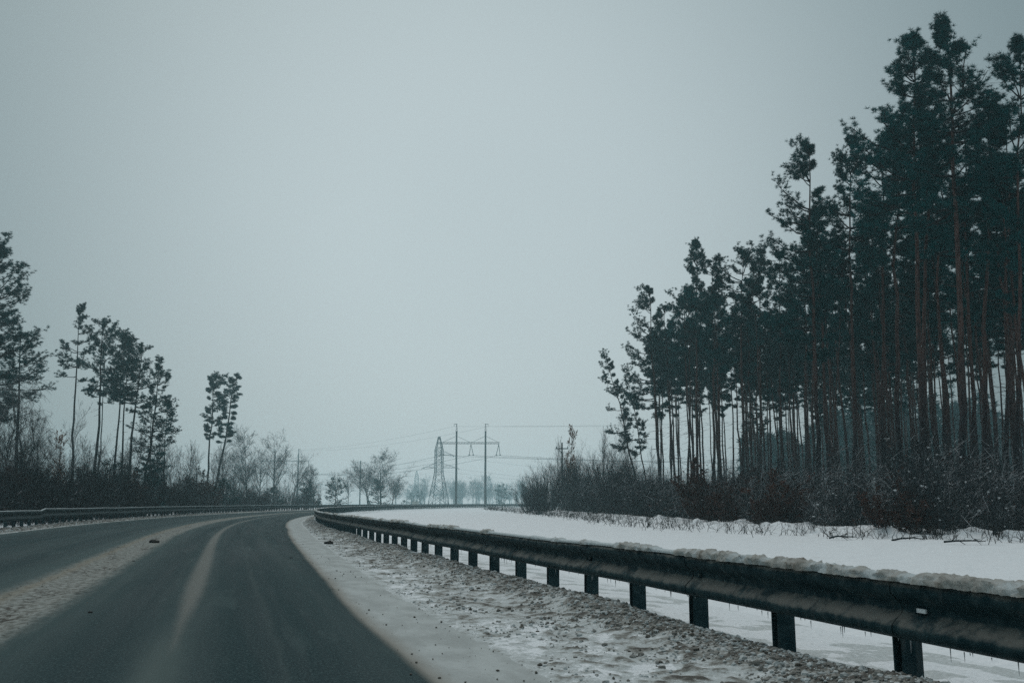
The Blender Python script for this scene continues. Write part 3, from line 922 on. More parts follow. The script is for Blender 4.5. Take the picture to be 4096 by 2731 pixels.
# --- the right stand: front trees
g = "tall pines of the stand on the right"
R_ = [(EDGE[0], 1470, 1412, 815, 115, 0, "short pine at the tip of the right stand, bent left over the shrubs", 1.0),
      (EDGE[0], 1490, 1452, 850, 118, .5, "thin leaning pine just behind the bent pine at the tip of the right stand", .9),
      (EDGE[1], 1522, 1492, 668, 96, 0, "open-crowned pine with layered branches towards the sky, second step of the right stand", 1.0),
      (STAND[0], 1545, 1530, 760, 104, 1, "slender pine in the gap left of the thick red-brown front trunk", .9),
      (BIG[1], 1598, 1600, 566, 80, 0, "thick red-brown pine topping the left block of the right stand", .78),
      (STAND[2], 1640, 1640, 590, 84, 2, "dark pine close right of the thick red-brown pine of the left block", 1.0),
      (STAND[1], 1702, 1708, 571, 82, 3, "pine with a pointed top in the middle of the left block of the stand", 1.0),
      (STAND[4], 1745, 1747, 580, 84, 4, "pine with blunt top next to the pointed one in the left block", .9),
      (STAND[5], 1800, 1790, 585, 85, 5, "pine with light thin top below the crown of the tall slim pine", .85),
      (STAND[2], 1848, 1850, 545, 78, 1, "shorter pine in front of the tall slim pine where the skyline steps up", 1.0),
      (EDGE[1], 1888, 1858, 342, 57, 0, "tall slim pine with separate side branches where the right skyline steps up", .95),
      (STAND[4], 1905, 1935, 585, 62, 2, "pale slanting pine crossing the bright gap in the right stand", .6),
      (BIG[1], 1957, 1957, 333, 56, 1.0, "round-headed pine between the tall slim pine and the highest crowns", .80),
      (BIG[1], 2112, 2098, 106, 45, .0, "pine with long branches reaching left, just left of the highest crown", 1.0),
      (BIG[0], 2128, 2118, 190, 47, 2.2, "red trunk doubled close behind the long-branched pine", .8),
      (BIG[0], 2203, 2172, 38, 42, .3, "highest pine of the right stand, red trunk forking high up", .95),
      (STAND[4], 2252, 2268, 245, 46, 1.4, "pine on the right shoulder of the highest crown", 1.15),
      (STAND[0], 2235, 2215, 300, 52, 3.4, "thin pine filling the crown gap right of the highest trunk", 1.0),
      (STAND[5], 2335, 2345, 98, 41, 2.4, "pine cut by the right photo edge with a ragged tall crown", .9),
      (STAND[3], 2300, 2312, 270, 50, 4.4, "pine between the highest pine and the one cut by the right edge", 1.0),
      (STAND[2], 2060, 2050, 260, 56, 5.2, "dense pine under the long left-reaching branches", 1.1),
      (STAND[1], 2025, 2020, 330, 60, .8, "pine in the dark hollow right of the round-headed pine", 1.1)]
front = []
for (pr, bx, tx, ty, Z, rz, lab, fat) in R_:
    o = put_px(pr, bx, tx, ty, Z, rz, lab, g, fat); front.append((o.location.x, o.location.y))

# interior of the stand
SKY = np.array([(1440, 900), (1500, 720), (1540, 660), (1600, 590), (1650, 610), (1710, 600), (1800, 610), (1840, 600), (1862, 430), (1960, 360), (2040, 290), (2100, 170), (2170, 120), (2230, 190), (2270, 260), (2400, 260), (2700, 200)])
pts = list(front); tries = 0; placed = 0
gi = "inner trunks of the pine stand"
while placed < 185 and tries < 6000:
    tries += 1
    Z = rnd.uniform(42, 132); X = rnd.uniform(12, 66)
    fr = 18.5 if Z < 60 else (22.5 if Z < 78 else 15.0 + (Z - 78) * .02)
    if X < fr or X > fr + (38 if Z < 70 else 32): continue
    px = (2048 + F_PX * X / Z) / D
    if px > 2680 or px < 1500: continue
    if any((X - a) ** 2 + (Z - b) ** 2 < 2.3 ** 2 for a, b in pts): continue
    lim = at(px * D, np.interp(px, SKY[:, 0], SKY[:, 1]) * D, Z).z
    h = min(rnd.uniform(18.5, 22), lim * rnd.uniform(.86, 1.0))
    if h < 15: continue
    pts.append((X, Z)); placed += 1
    depth = "deep inside the right stand" if X > fr + 9 else "behind the front row of the right stand"
    put(rnd.choice(STAND), X, Z, h, rnd.random() * 6.28, "straight bare-trunked pine with high dark crown " + depth, "pine tree", gi + (" far in" if X > fr + 9 else " near the front"), None, rnd.gauss(0, .018), rnd.uniform(.85, 1.1))

# far wood behind the stand, one blue mass
wood = MB(); rng = np.random.default_rng(77)
bark = MB()
for k in range(420):
    Z = rng.uniform(185, 300); px = rng.uniform(1700, 2700)
    X = (px * D - 2048) / F_PX * Z; h = rng.uniform(19, 24) * (1 if px > 1880 else .72)
    bark.bar((X, Z, -.1), (X, Z, h), .14, 4, 0, .04)
    q = 26; zz = h * (.35 + .65 * rng.random(q)); rr = 1.9 * (1.15 - (zz / h - .35)); a = rng.random(q) * 6.28
    C = np.stack([X + np.cos(a) * rr * .6, Z + np.sin(a) * rr * .6, zz], -1)
    kk = np.repeat(np.arange(q), 26); d = unit(rng.normal(size=(len(kk), 3)))
    blades(wood, C[kk], d, .9 * (.5 + .8 * rng.random(len(kk))), np.full(len(kk), .22), rng, 0)
wood.f and wood.add(np.concatenate(bark.v), np.concatenate([f for f in bark.f if f.shape[1] == 4][:]) if False else np.zeros((0, 3), int))
tag(wood.build("far_woods", M["needles_left"]), "hazy blue far-off pine wood seen between the trunks of the stand", "wood", kind="stuff")

# --- bare trees
BIRCH = [make_bare(200, 9, "birch", "birch", .10, 26, 7, 7), make_bare(201, 8, "birch", "birch", .08, 24, 7, 6)]
FAN = [make_bare(210, 15, "fan", "hazed_twig", .22, 34, 9, 8), make_bare(211, 15, "multi", "hazed_twig", .17, 60, 9, 7), make_bare(212, 14, "fan", "hazed_twig", .18, 30, 8, 6)]
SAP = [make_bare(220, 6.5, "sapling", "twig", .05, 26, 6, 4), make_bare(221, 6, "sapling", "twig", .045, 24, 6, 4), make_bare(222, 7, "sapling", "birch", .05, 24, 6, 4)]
PSAP = [make_bare(223, 6.5, "sapling", "hazed_twig", .05, 24, 6, 4)]
OR = make_bare(230, 6, "sapling", "twig", .045, 24, 6, 4, "orange_leaf")
g = "birches at the left edge"
put_px(BIRCH[0], 58, 22, 880, 68, 0, "big birch with hanging twigs at the left edge, trunk leaning left", g, 1.3, "birch_tree", "birch")
put_px(BIRCH[1], 86, 92, 957, 76, 1, "smaller birch with hanging twigs right of the big leaning birch", g, 1.1, "birch_tree", "birch")
put_px(BIRCH[1], -12, -8, 950, 62, 2, "birch half outside the photo under the broad leftmost pine", g, 1.1, "birch_tree", "birch")
put_px(OR, 134, 136, 1020, 80, 0, "thin sapling holding orange autumn leaves left of the tallest slim pine", None, .9, "sapling", "sapling")
g = "big bare trees by the bend"
for (pr, bx, tx, ty, Z, rz, fat, lab) in [
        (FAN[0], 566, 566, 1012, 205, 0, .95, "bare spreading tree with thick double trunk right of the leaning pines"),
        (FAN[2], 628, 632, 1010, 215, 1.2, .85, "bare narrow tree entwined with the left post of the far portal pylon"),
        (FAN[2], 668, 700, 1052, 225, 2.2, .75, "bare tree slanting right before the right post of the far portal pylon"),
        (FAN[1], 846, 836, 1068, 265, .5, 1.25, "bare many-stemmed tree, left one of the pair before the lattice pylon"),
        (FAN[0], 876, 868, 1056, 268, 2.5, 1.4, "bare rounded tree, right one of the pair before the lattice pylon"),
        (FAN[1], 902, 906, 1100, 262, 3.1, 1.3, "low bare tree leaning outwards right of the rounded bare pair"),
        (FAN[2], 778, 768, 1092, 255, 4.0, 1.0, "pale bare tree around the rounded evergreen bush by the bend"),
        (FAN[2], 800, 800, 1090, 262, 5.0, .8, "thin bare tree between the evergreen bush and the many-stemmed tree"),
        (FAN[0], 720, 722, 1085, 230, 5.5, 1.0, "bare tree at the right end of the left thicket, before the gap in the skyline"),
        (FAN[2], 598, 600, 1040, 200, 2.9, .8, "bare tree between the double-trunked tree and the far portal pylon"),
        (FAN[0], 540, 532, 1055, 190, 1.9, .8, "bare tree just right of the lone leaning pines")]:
    put_px(pr, bx, tx, ty, Z, rz, lab, g, fat)

# saplings of the left thicket
rnd = random.Random(5)
g = "saplings in the left thicket"
for k in range(64):
    px = rnd.uniform(-30, 735); Zb = np.interp(px, [0, 100, 300, 500, 735], [60, 72, 95, 140, 215])
    Z = Zb * rnd.uniform(.98, 1.22)
    X = gx(px, Z)
    u_, _ = lateral(np.array([X]), np.array([Z]))
    if u_[0] < RAIL_L + 2.5: continue
    h = rnd.uniform(4.2, 7.8) * (1 + max(0, Z - 100) / 260)
    side = ("below the leftmost birches" if px < 110 else "among the trunks of the left pine group" if px < 420 else "around the lone leaning pines" if px < 540 else "at the far portal pylon")
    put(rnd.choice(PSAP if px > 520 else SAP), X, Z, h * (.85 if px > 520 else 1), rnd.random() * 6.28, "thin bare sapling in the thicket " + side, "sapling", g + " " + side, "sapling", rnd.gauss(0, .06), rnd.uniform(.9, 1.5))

# shrubs of the left thicket
SHR = [make_shrub(300 + i, 3.6, 28, .55, 10, 5) for i in range(4)]
PALE = [make_shrub(310 + i, 3.8, 20, .55, 9, 5, "hazed_twig") for i in range(2)]
RED = [make_shrub(320 + i, 3, 16, .6, 8, 5, "twig", 14, "red_leaf", 3800) for i in range(2)]
SNOWY = [make_shrub(330 + i, 3.0, 22, .7, 9, 5, "twig_snow", 26, None) for i in range(3)]
WIL = [make_shrub(340 + i, 5.6, 60, .62, 13, 6, "twig", 0, None, 0, .036) for i in range(3)]
g = "bare shrubs in the left thicket"
for k in range(120):
    px = rnd.uniform(-40, 740); Zb = np.interp(px, [0, 100, 300, 500, 735], [56, 66, 88, 130, 205])
    Z = Zb * rnd.uniform(.95, 1.25); X = gx(px, Z)
    u_, _ = lateral(np.array([X]), np.array([Z]))
    if u_[0] < RAIL_L + 1.8: continue
    h = rnd.uniform(2.2, 4.6) * (1 + max(0, Z - 100) / 260)
    side = ("below the leftmost birches" if px < 110 else "among the trunks of the left pine group" if px < 420 else "around the lone leaning pines" if px < 540 else "at the far portal pylon")
    red = rnd.random() < (.16 if px < 450 else .03)
    put(rnd.choice(RED if red else PALE if px > 530 else SHR), X, Z, h * (.8 if px > 530 else 1), rnd.random() * 6.28, ("shrub with dark red-brown leaves in the thicket " if red else "leafless grey shrub in the thicket ") + side, "shrub", g + (" with leaves " if red else " ") + side,
        "leafy_shrub" if red else "bare_shrub", 0, rnd.uniform(.9, 1.4))


def tangle(name, label, samp, N, hmin, hmax, mat, seed, rad=(.006, .014), leafm=None, nleaf=0):
    rng = np.random.default_rng(seed)
    X, Y = samp(rng, N)
    h = rng.uniform(hmin, hmax, N)
    d = unit(np.stack([rng.normal(0, .45, N), rng.normal(0, .45, N), np.ones(N)], -1))
    w = np.linspace(0, 1, 5)[None, :, None]
    b = np.stack([X, Y, np.zeros(N) - .05], -1)
    P = b[:, None] + d[:, None] * h[:, None, None] * w + rng.normal(0, .10, (N, 5, 3)) * h[:, None, None] * w
    Rr = rng.uniform(*rad, N)[:, None] * np.linspace(1, .3, 5)[None]
    mb = MB(); mb.tubes(P, Rr, 3)
    A, AR = grow(P, Rr, 4, rng, .2, 1, (25, 70), .5, .4, .3, .1, .0, .10, 4, .6, rad[0] * .7)
    mb.tubes(A, AR, 3)
    if nleaf:
        q = rng.integers(0, len(A), nleaf); p, t_ = interp_poly(A, q, rng.random(nleaf))
        blades(mb, p, unit(rng.normal(size=p.shape)), np.full(nleaf, .10), np.full(nleaf, .07), rng, 1)
    o = mb.build(name, [mat, leafm or mat])
    return tag(o, label, "undergrowth", kind="stuff")


def left_band(rng, N):
    s_ = 30 + 150 * rng.random(N) ** 1.2; u_ = RAIL_L + 2.2 + rng.random(N) ** 1.2 * 14
    return curve(s_, u_)


tangle("undergrowth", "dark tangle of twigs and dead leaves under the trees behind the left guardrail", left_band, 6500, .6, 2.6, M["twig"], 51, (.006, .014), M["red_leaf"], 5000)

# --- right: edge of the field
EDGE_L = np.array([(30, 18), (22.5, 25), (16.3, 31), (12.0, 38), (8.8, 46), (6.4, 62), (5.0, 88), (2.0, 120), (-2.2, 165), (-4.5, 200)])
_el = np.concatenate([[0], np.cumsum(np.hypot(*np.diff(EDGE_L, axis=0).T))])


def edge(t, w):
    """t metres along the field edge, w metres in from it (towards the wood)"""
    x = np.interp(t, _el, EDGE_L[:, 0]); y = np.interp(t, _el, EDGE_L[:, 1])
    e = .5; dx = np.interp(t + e, _el, EDGE_L[:, 0]) - np.interp(t - e, _el, EDGE_L[:, 0]); dy = np.interp(t + e, _el, EDGE_L[:, 1]) - np.interp(t - e, _el, EDGE_L[:, 1])
    l_ = np.hypot(dx, dy) + 1e-9
    return x + w * dy / l_, y - w * dx / l_


bt = np.concatenate([np.arange(0, 60, .16), np.arange(60, _el[-1], .35)]); bw = np.linspace(-.6, 4.2, 32)
BT, BW = np.meshgrid(bt, bw, indexing="ij"); x, y = edge(BT, BW)
hb_ = np.clip((BW + .5) / .9, 0, 1) ** 1.3 * (.14 + .34 * fbm(BT * .55, BW * .6, 61, 4)) + np.clip((BW) / .6, 0, 1) * (.30 * (fbm(BT * 1.5, BW * 1.5, 66, 4) - .5) + .5 * np.clip(vnoise(BT * 1.9, BW * 1.7, 91) - .68, 0, 1))
hb_ = hb_ * np.clip((4.2 - BW) / 1.2, 0, 1) - .06
mb = MB(); mb.add(np.stack([x, y, hb_], -1), grid_faces(len(bt), len(bw)))
tag(mb.build("snow_bank", M["snow"], smooth=True), kind="structure")


def weeds(rng, N):
    t_ = _el[-1] * rng.random(N) ** 1.5; c = np.round(t_ / .9) * .9; t_ = np.where(rng.random(N) < .75, c + rng.normal(0, .07, N) + .5 * np.sin(c * 37), t_)
    return edge(t_, rng.normal(.45, .85, N) - 1.2 * (rng.random(N) < .08))


tangle("weeds", "dry dark weed stalks poking through the snow bank along the field edge", weeds, 4200, .2, .72, M["weed"], 52, (.008, .017))


def right_band(rng, N):
    t_ = rng.uniform(0, 108, N); return edge(t_, 2.6 + rng.random(N) ** 1.1 * 13)


tangle("undergrowth", "dark snow-flecked tangle of brush at the foot of the right pine stand", right_band, 17000, .7, 3.6, M["twig_snow"], 53, (.005, .012), M["red_leaf"], 9000)
g = "shrubs at the foot of the right stand"
t_list = []
for k in range(96):
    t_ = rnd.uniform(0, 95); w_ = 2.6 + rnd.random() ** 1.3 * 11
    x, y = edge(t_, w_); px = (2048 + F_PX * x / max(y, 1)) / D
    if px > 2640: continue
    hmax = np.interp(px, [1400, 1500, 1800, 2000, 2200, 2400], [4.2, 3.8, 3.4, 4.0, 4.8, 5.2])
    h = hmax * rnd.uniform(.6, 1.0)
    red = (1580 < px < 1800 or 1990 < px < 2100) and rnd.random() < .45
    near_ = px > 1950
    pr = rnd.choice(RED) if red else rnd.choice(SNOWY if (rnd.random() < (.75 if near_ else .35)) else SHR)
    kind_ = "dark red-brown leafy shrub" if red else ("snow-flecked bare shrub" if pr in SNOWY else "dark leafless shrub")
    where = "under the highest right crowns" if px > 2000 else "below the bright trunk gap of the right stand" if px > 1800 else "before the left block of the right stand"
    put(pr, float(x), float(y), h, rnd.random() * 6.28, kind_ + " " + where, "shrub", kind_ + "s " + where, "leafy_shrub" if red else "bare_shrub", 0, rnd.uniform(.9, 1.35))

for (bx, ty, Z, fat, lab) in [(1622, 1112, 50, 1.3, "rusty leafy shrub at the snow edge below the thick red-brown pine"), (1668, 1118, 49, 1.2, "rusty leafy shrub beside the one below the thick red-brown pine"),
                              (1762, 1138, 44, 1.3, "low rusty shrub at the snow edge below the tall slim pine"), (2040, 1112, 37, 1.1, "rusty leafy shrub at the snow edge left of the highest pines"), (2098, 1130, 36, 1.2, "low rusty shrub directly below the highest pines")]:
    put_px(RED[bx % 2], bx, bx, ty, Z, bx, lab, "rusty shrubs along the right snow edge", fat, "leafy_shrub", "shrub")

# big willow shrubs at the tip of the stand
g = "tall willow shrubs at the tip of the stand"
for (bx, ty, Z, pr, fat, lab) in [(1222, 1085, 122, 0, 1.0, "outermost rounded willow shrub facing the pylons, at the left tip of the stand"),
                                  (1262, 1055, 116, 1, .95, "dense willow shrub second from the left tip of the stand"),
                                  (1310, 1030, 120, 2, .8, "upright willow shrub around the wooden pole"),
                                  (1345, 1045, 112, 0, .9, "willow shrub left of the tall many-stemmed one"),
                                  (1392, 1008, 104, 1, .85, "tall many-stemmed willow shrub rising above its neighbours before the bent pine"),
                                  (1430, 1035, 100, 2, .9, "willow shrub under the bent pine at the tip of the stand"),
                                  (1470, 1060, 92, 0, .9, "willow shrub hiding the foot of the open-crowned pine"),
                                  (1240, 1120, 108, 2, 1.3, "low spreading willow shrub in front of the outermost ones"),
                                  (1330, 1110, 100, 0, 1.3, "low dark willow shrub in front of the wooden pole"),
                                  (1420, 1105, 88, 1, 1.3, "low dark willow shrub nearest the snow field below the bent pine")]:
    put_px(WIL[pr], bx, bx, ty, Z, bx * .7, lab, g, fat, "willow_shrub", "shrub")
put_px(OR, 1312, 1314, 1008, 118, 1, "slim sapling with a few orange leaves beside the wooden pole", None, .7, "sapling", "sapling")
for (bx, tx, ty, Z, lab) in [(1285, 1283, 1020, 120, "thin whip-like sapling left of the wooden pole"), (1440, 1436, 960, 98, "tall whip-like sapling touching the bent pine"), (1385, 1388, 1000, 104, "thin whip-like sapling above the tall willow shrub"),
                             (1500, 1496, 1040, 90, "thin bare sapling in front of the open-crowned pine")]:
    put_px(SAP[1], bx, tx, ty, Z, bx, lab, "saplings at the tip of the stand", .6, "sapling", "sapling")
# forked snowy saplings in front of the right stand
for (bx, tx, ty, Z, lab) in [(1735, 1740, 1105, 47, "small snow-tufted sapling before the left block of the right stand"), (2115, 2100, 1010, 36, "crooked snowy sapling under the highest right crowns, left one"), (2165, 2180, 1000, 35, "snowy forked sapling under the highest right crowns, right one"),
                             (2280, 2275, 1040, 33, "snow-covered sapling near the right photo edge")]:
    put_px(SNOWY[0], bx, tx, ty, Z, bx, lab, "snowy saplings before the right stand", .55, "sapling", "sapling")

# fallen branches lying on the snow
rng = np.random.default_rng(99)
for (bx, by, ln, lab) in [(1935, 1236, .9, "short dark fallen branch on the snow field, left of the two"), (2085, 1240, 1.0, "dark fallen branch on the snow field right of the shorter one"),
                          (2215, 1246, 1.2, "dark fallen branch at the foot of the snow bank nearest the right edge")]:
    Z = F_PX * CAM_H / (by * D - 2010); X = at(bx * D, by * D, Z).x
    P = np.array([(-ln / 2, 0, .03), (-ln / 5, .05, .07), (ln / 6, .0, .09), (ln / 2, -.08, .05)]) + rng.normal(0, .015, (4, 3))
    mb = MB(); mb.tubes(P[None], np.array([[.035, .03, .025, .012]]), 6)
    A, AR = grow(P[None], np.array([[.035, .03, .025, .012]]), 7, rng, .2, 1, (25, 60), .35, .4, .3, .1, 0, .06, 3, .5, .007); mb.tubes(A, AR, 3)
    o = mb.build("fallen_branch", M["twig"], smooth=True); o.location = (X, Z, .02); tag(o, lab, "fallen branch", "fallen branches on the snow")
for (bx, by, ln, a, lab) in [(1640, 1180, 2.2, .6, "pale fallen stem leaning up before the red-brown shrubs")]:
    Z = 33 if bx > 2000 else 50; p = at(bx * D, by * D, Z)
    w = np.linspace(-.5, .5, 6); P = np.stack([w * ln, rng.normal(0, .08, 6), -np.abs(w) * .2 + w * ln * math.tan(a) * -1 + rng.normal(0, .05, 6)], -1)
    rr = np.array([[.034, .032, .028, .022, .015, .008]]); mb = MB(); mb.tubes(P[None], rr, 6)
    A, AR = grow(P[None], rr, 10, rng, .2, 1, (25, 60), .3, .4, .3, .1, 0, .06, 4, .5, .010); mb.tubes(A, AR, 3)
    o = mb.build("fallen_branch", M["twig_snow"], smooth=True); o.location = (p.x, Z + 1.2, max(p.z, .5)); tag(o, lab, "fallen branch", "fallen branches at the wood edge")

# ------------------------------------------------------------------ pylons
def portal(label, Z, xl, xr, y_top, y_conc, y_tie, y_arm, y_ins, arm_l, arm_r, vee=True, group="concrete portal pylons"):
    zc = lambda y, : at(2048, y, Z).z
    X0, X1 = at(xl, 2010, Z).x, at(xr, 2010, Z).x
    cx = (X0 + X1) / 2
    root = thing("portal_pylon", label, "pylon", (cx, Z, 0), group)
    ht, hc, htie, ha, hi = (zc(v) for v in (y_top, y_conc, y_tie, y_arm, y_ins))
    al, ar = at(arm_l, y_arm, Z).x - cx, at(arm_r, y_arm, Z).x - cx
    for X in (X0 - cx, X1 - cx):
        mb = MB(); mb.tubes(np.array([[(X, 0, -.5), (X, 0, hc)]]), np.array([[.40, .27]]), 10, 0, True)
        po = mb.build("post", M["concrete"], root, smooth=False)
        mb = MB(); w0, w1 = .24, .07
        for sx in (-1, 1):
            for sy in (-1, 1): mb.bar((X + sx * w0, sy * w0, hc - .3), (X + sx * w1, sy * w1, ht), .05)
        for q in range(5):
            a, b = q / 5, (q + 1) / 5; za, zb = hc + (ht - hc) * a, hc + (ht - hc) * b; wa, wb = w0 + (w1 - w0) * a, w0 + (w1 - w0) * b
            s_ = 1 if q % 2 else -1
            for sy in (-1, 1): mb.bar((X - s_ * wa, sy * wa, za), (X + s_ * wb, sy * wb, zb), .03)
        side = -1 if X < 0 else 1
        mb.bar((X - side * .25, 0, ht), (X + side * .85, 0, ht), .07); mb.bar((X + side * .8, 0, ht), (X + side * .8, 0, ht - .75), .05)
        mb.build("peak", M["steel"], po)
        mb = MB()
        for e in (al if X < 0 else ar, 0.0):
            for sy in (-.18, .18): mb.bar((X, sy, htie), (e, sy, ha + .1), .035)
        mb.build("tie_rod", M["steel"], root)
    mb = MB(); hw = .22
    for sy in (-hw, hw):
        for sz in (-hw, hw): mb.bar((al, sy, ha + sz), (ar, sy, ha + sz), .055)
    nseg = 34; xs = np.linspace(al, ar, nseg + 1)
    for q in range(nseg):
        s_ = 1 if q % 2 else -1
        for sy in (-hw, hw): mb.bar((xs[q], sy, ha - s_ * hw), (xs[q + 1], sy, ha + s_ * hw), .04)
    mb.build("crossarm", M["steel"], root)
    ends = []
    for e in (al + .25, 0.0, ar - .25):
        offs = ((-.55, .75) if vee else (0,))
        if vee and e == al + .25: offs = (-.5, .5)
        if vee and e > 1: offs = (-.75, .45)
        for off in offs:
            mb = MB(); n = 26
            w = np.linspace(0, 1, n * 2); P = np.stack([e + off * w, 0 * w, ha - .35 + (hi - ha + .35) * w], -1)
            rr = np.where(np.arange(n * 2) % 2, .13, .07); mb.tubes(P[None], rr[None], 6)
            mb.bar((e + off - .3, 0, hi - .05), (e + off + .3, 0, hi - .05), .12, 5)
            mb.build("insulator_string", M["insulator"], root)
        ends.append(Vector((cx + e, Z, hi - .1)))
    peaks = [Vector((X0 - .8, Z, ht - .75)), Vector((X1 + .8, Z, ht - .75))]
    return root, ends, peaks


pa, endsA, peaksA = portal("nearer concrete portal pylon right of the lattice pylon, with vee-shaped insulator strings", 318, 1824, 1941, 1695.5, 1724, 1743, 1771.5, 1819, 1766, 1998)
pb, endsB, peaksB = portal("farther portal pylon rising among bare trees on the left", 470, 1093, 1188, 1796, 1815, 1826, 1843.5, 1890, 1043, 1237, False)


def lattice(label, X, Z, ht, wb, group="lattice pylons", rz=.35):
    root = thing("lattice_pylon", label, "pylon", (X, Z, 0), group); root.rotation_euler = (0, 0, rz)
    k = ht / 29.5
    lv = np.array([0, .155, .30, .40, .487, .555, .62, .69, .735, .795, .86, .93, 1.0]); wv = np.interp(lv, [0, .487, .795, 1], [wb, wb * .40, wb * .40, wb * .08]) * .5
    mb = MB()
    for sx, sy in ((-1, -1), (1, -1), (1, 1), (-1, 1)):
        for a in range(len(lv) - 1):
            mb.bar((sx * wv[a], sy * wv[a], lv[a] * ht - (.3 if a == 0 else 0)), (sx * wv[a + 1], sy * wv[a + 1], lv[a + 1] * ht), .15 * k)
    C = [(-1, -1), (1, -1), (1, 1), (-1, 1)]
    for a in range(len(lv) - 1):
        for q in range(4):
            c, d = C[q], C[(q + 1) % 4]
            pa_, pb_ = (c[0] * wv[a], c[1] * wv[a], lv[a] * ht), (d[0] * wv[a], d[1] * wv[a], lv[a] * ht)
            pc, pd = (c[0] * wv[a + 1], c[1] * wv[a + 1], lv[a + 1] * ht), (d[0] * wv[a + 1], d[1] * wv[a + 1], lv[a + 1] * ht)
            mb.bar(pa_, pd, .085 * k, 3); mb.bar(pb_, pc, .085 * k, 3)
            if a in (1, 4, 6, 8, 9): mb.bar(pa_, pb_, .06 * k, 3)
    mb.build("tower_body", M["steel"], root)
    ends = []
    for (sg, za, zb, ln) in ((1, .727, .79, 8.6), (-1, .546, .61, 8.6), (1, .546, .61, 10.8)):
        L = ln * k * .95; w = wb * .2; mb = MB(); tip = (sg * (w + L * .62), 0, za * ht)
        for sy in (-1, 1):
            mb.bar((sg * w, sy * w, za * ht), tip, .08 * k, 4); mb.bar((sg * w, sy * w, zb * ht), tip, .06 * k, 3)
            for q in (.25, .5, .75):
                A = np.array((sg * w, sy * w, za * ht)) * (1 - q) + np.array(tip) * q; B = np.array((sg * w, sy * w, zb * ht)) * (1 - q) + np.array(tip) * q
                mb.bar(A, B, .045 * k, 3)
        mb.build("crossarm", M["steel"], root)
        for sy in (-1, 1):
            w_ = np.linspace(0, 1, 16); P = np.stack([tip[0] + sg * .6 * w_, sy * 2.2 * w_, tip[2] - .55 * w_], -1)
            m2 = MB(); m2.tubes(P[None], np.where(np.arange(16) % 2, .15, .08)[None], 5); m2.build("insulator_string", M["insulator"], root)
        ends.append(Vector((X, Z, 0)) + Matrix.Rotation(rz, 3, "Z") @ Vector((tip[0] + sg * .6, 0, tip[2] - .5)))
    return root, ends


pL = at(1757, 1745, 440)
lt, endsL = lattice("tall steel lattice pylon left of the nearer portal pylon, with one arm above two", pL.x, 440, pL.z, 7.6)
p = at(1667, 1882, 1000); lg1, endsG1 = lattice("faint ghost of a lattice pylon far in the haze left of the tall lattice pylon", p.x, 1000, p.z, 8.5, rz=.2)
p = at(1958, 1905, 1050); lg2, endsG2 = lattice("faintest lattice pylon in the haze right of the portal pylon's right post", p.x, 1050, p.z, 8.0, rz=.1)


def wire(a, b, sag, r, label, group, n=26):
    a, b = Vector(a), Vector(b); c = a
    w = np.linspace(0, 1, n)
    P = np.stack([(b.x - a.x) * w, (b.y - a.y) * w, (b.z - a.z) * w - 4 * sag * w * (1 - w)], -1)
    mb = MB(); mb.tubes(P[None], np.full((1, n), r * .7), 4)
    o = mb.build("overhead_cable", M["wire"]); o.location = a
    return tag(o, label, "cable", group)


names = ("left", "middle", "right")
for k in range(3):
    wire(endsB[k], endsA[k], 3.0, .055, "conductor cable between the %s insulators of the two portal pylons" % names[k], "cables between the portal pylons")
    e = endsA[k]; wire(e, (e.x + 190, e.y - 62 + k * 9, e.z + 1.5 - k * .6), 3.5, .05, "cable running right from the %s insulators of the nearer portal pylon" % names[k], "cables right of the portal pylon")
for k in range(2):
    wire(peaksB[k], peaksA[k], 2.0, .028, "thin earth cable between the %s peaks of the two portal pylons" % ("left", "right")[k], "thin earth cables")
    e = peaksA[k]; wire(e, (e.x + 190, e.y - 70 + k * 8, e.z + 2.0), 2.0, .028, "thin earth cable running right from the %s peak of the nearer portal pylon" % ("left", "right")[k], "thin earth cables")
wh = ("upper right", "lower left", "lower right")
for k, e in enumerate(endsL):
    wire(e, (e.x + 210, e.y + 60 - 12 * k, e.z - 5 + k), 6, .032, "faint cable sagging right from the %s arm of the tall lattice pylon" % wh[k], "lattice pylon cables")
    wire(e, (e.x - 220, e.y + 180 + 15 * k, e.z - 8 - k), 4, .032, "faint cable sagging left from the %s arm of the tall lattice pylon" % wh[k], "lattice pylon cables")
    f = endsG1[k]; wire((f.x - 120, f.y + 40, f.z - 2), (f.x + 520, f.y - 560, f.z + 1 - k), 9, .03, "very faint cable from the %s arm of the left ghost pylon" % wh[k], "ghost pylon cables")

# poles
def pole(label, px, y_top, Z, arm_w, r=.16):
    p = at(px, y_top, Z); root = thing("utility_pole", label, "pole", (p.x, Z, 0), "utility poles")
    mb = MB(); mb.bar((0, 0, -.4), (0, 0, p.z), r, 8, 0, r * .7); mb.build("shaft", M["concrete"], root, smooth=False)
    mb = MB(); mb.box((-arm_w / 2, -.2, p.z - 1.0), (arm_w / 2, -.08, p.z - .85)); mb.bar((-arm_w * .3, -.14, p.z - .9), (-.0, -.14, p.z - 1.7), .04); mb.build("crossarm", M["steel"], root)
    for e in (-arm_w / 2 + .1, arm_w / 2 - .1):
        mb = MB(); mb.tubes(np.array([[(e, -.14, p.z - .86), (e, -.14, p.z - .74), (e, -.14, p.z - .62), (e, -.14, p.z - .55)]]), np.array([[.05, .09, .09, .04]]), 6); mb.build("insulator", M["insulator"], root)
    return root


pole("plain utility pole rising from the willow shrubs at the tip of the stand", 2248, 1769, 150, 1.9)
pole("far utility pole among the bare trees left of the lattice pylon", 1443, 1841, 430, 4.0, .3)

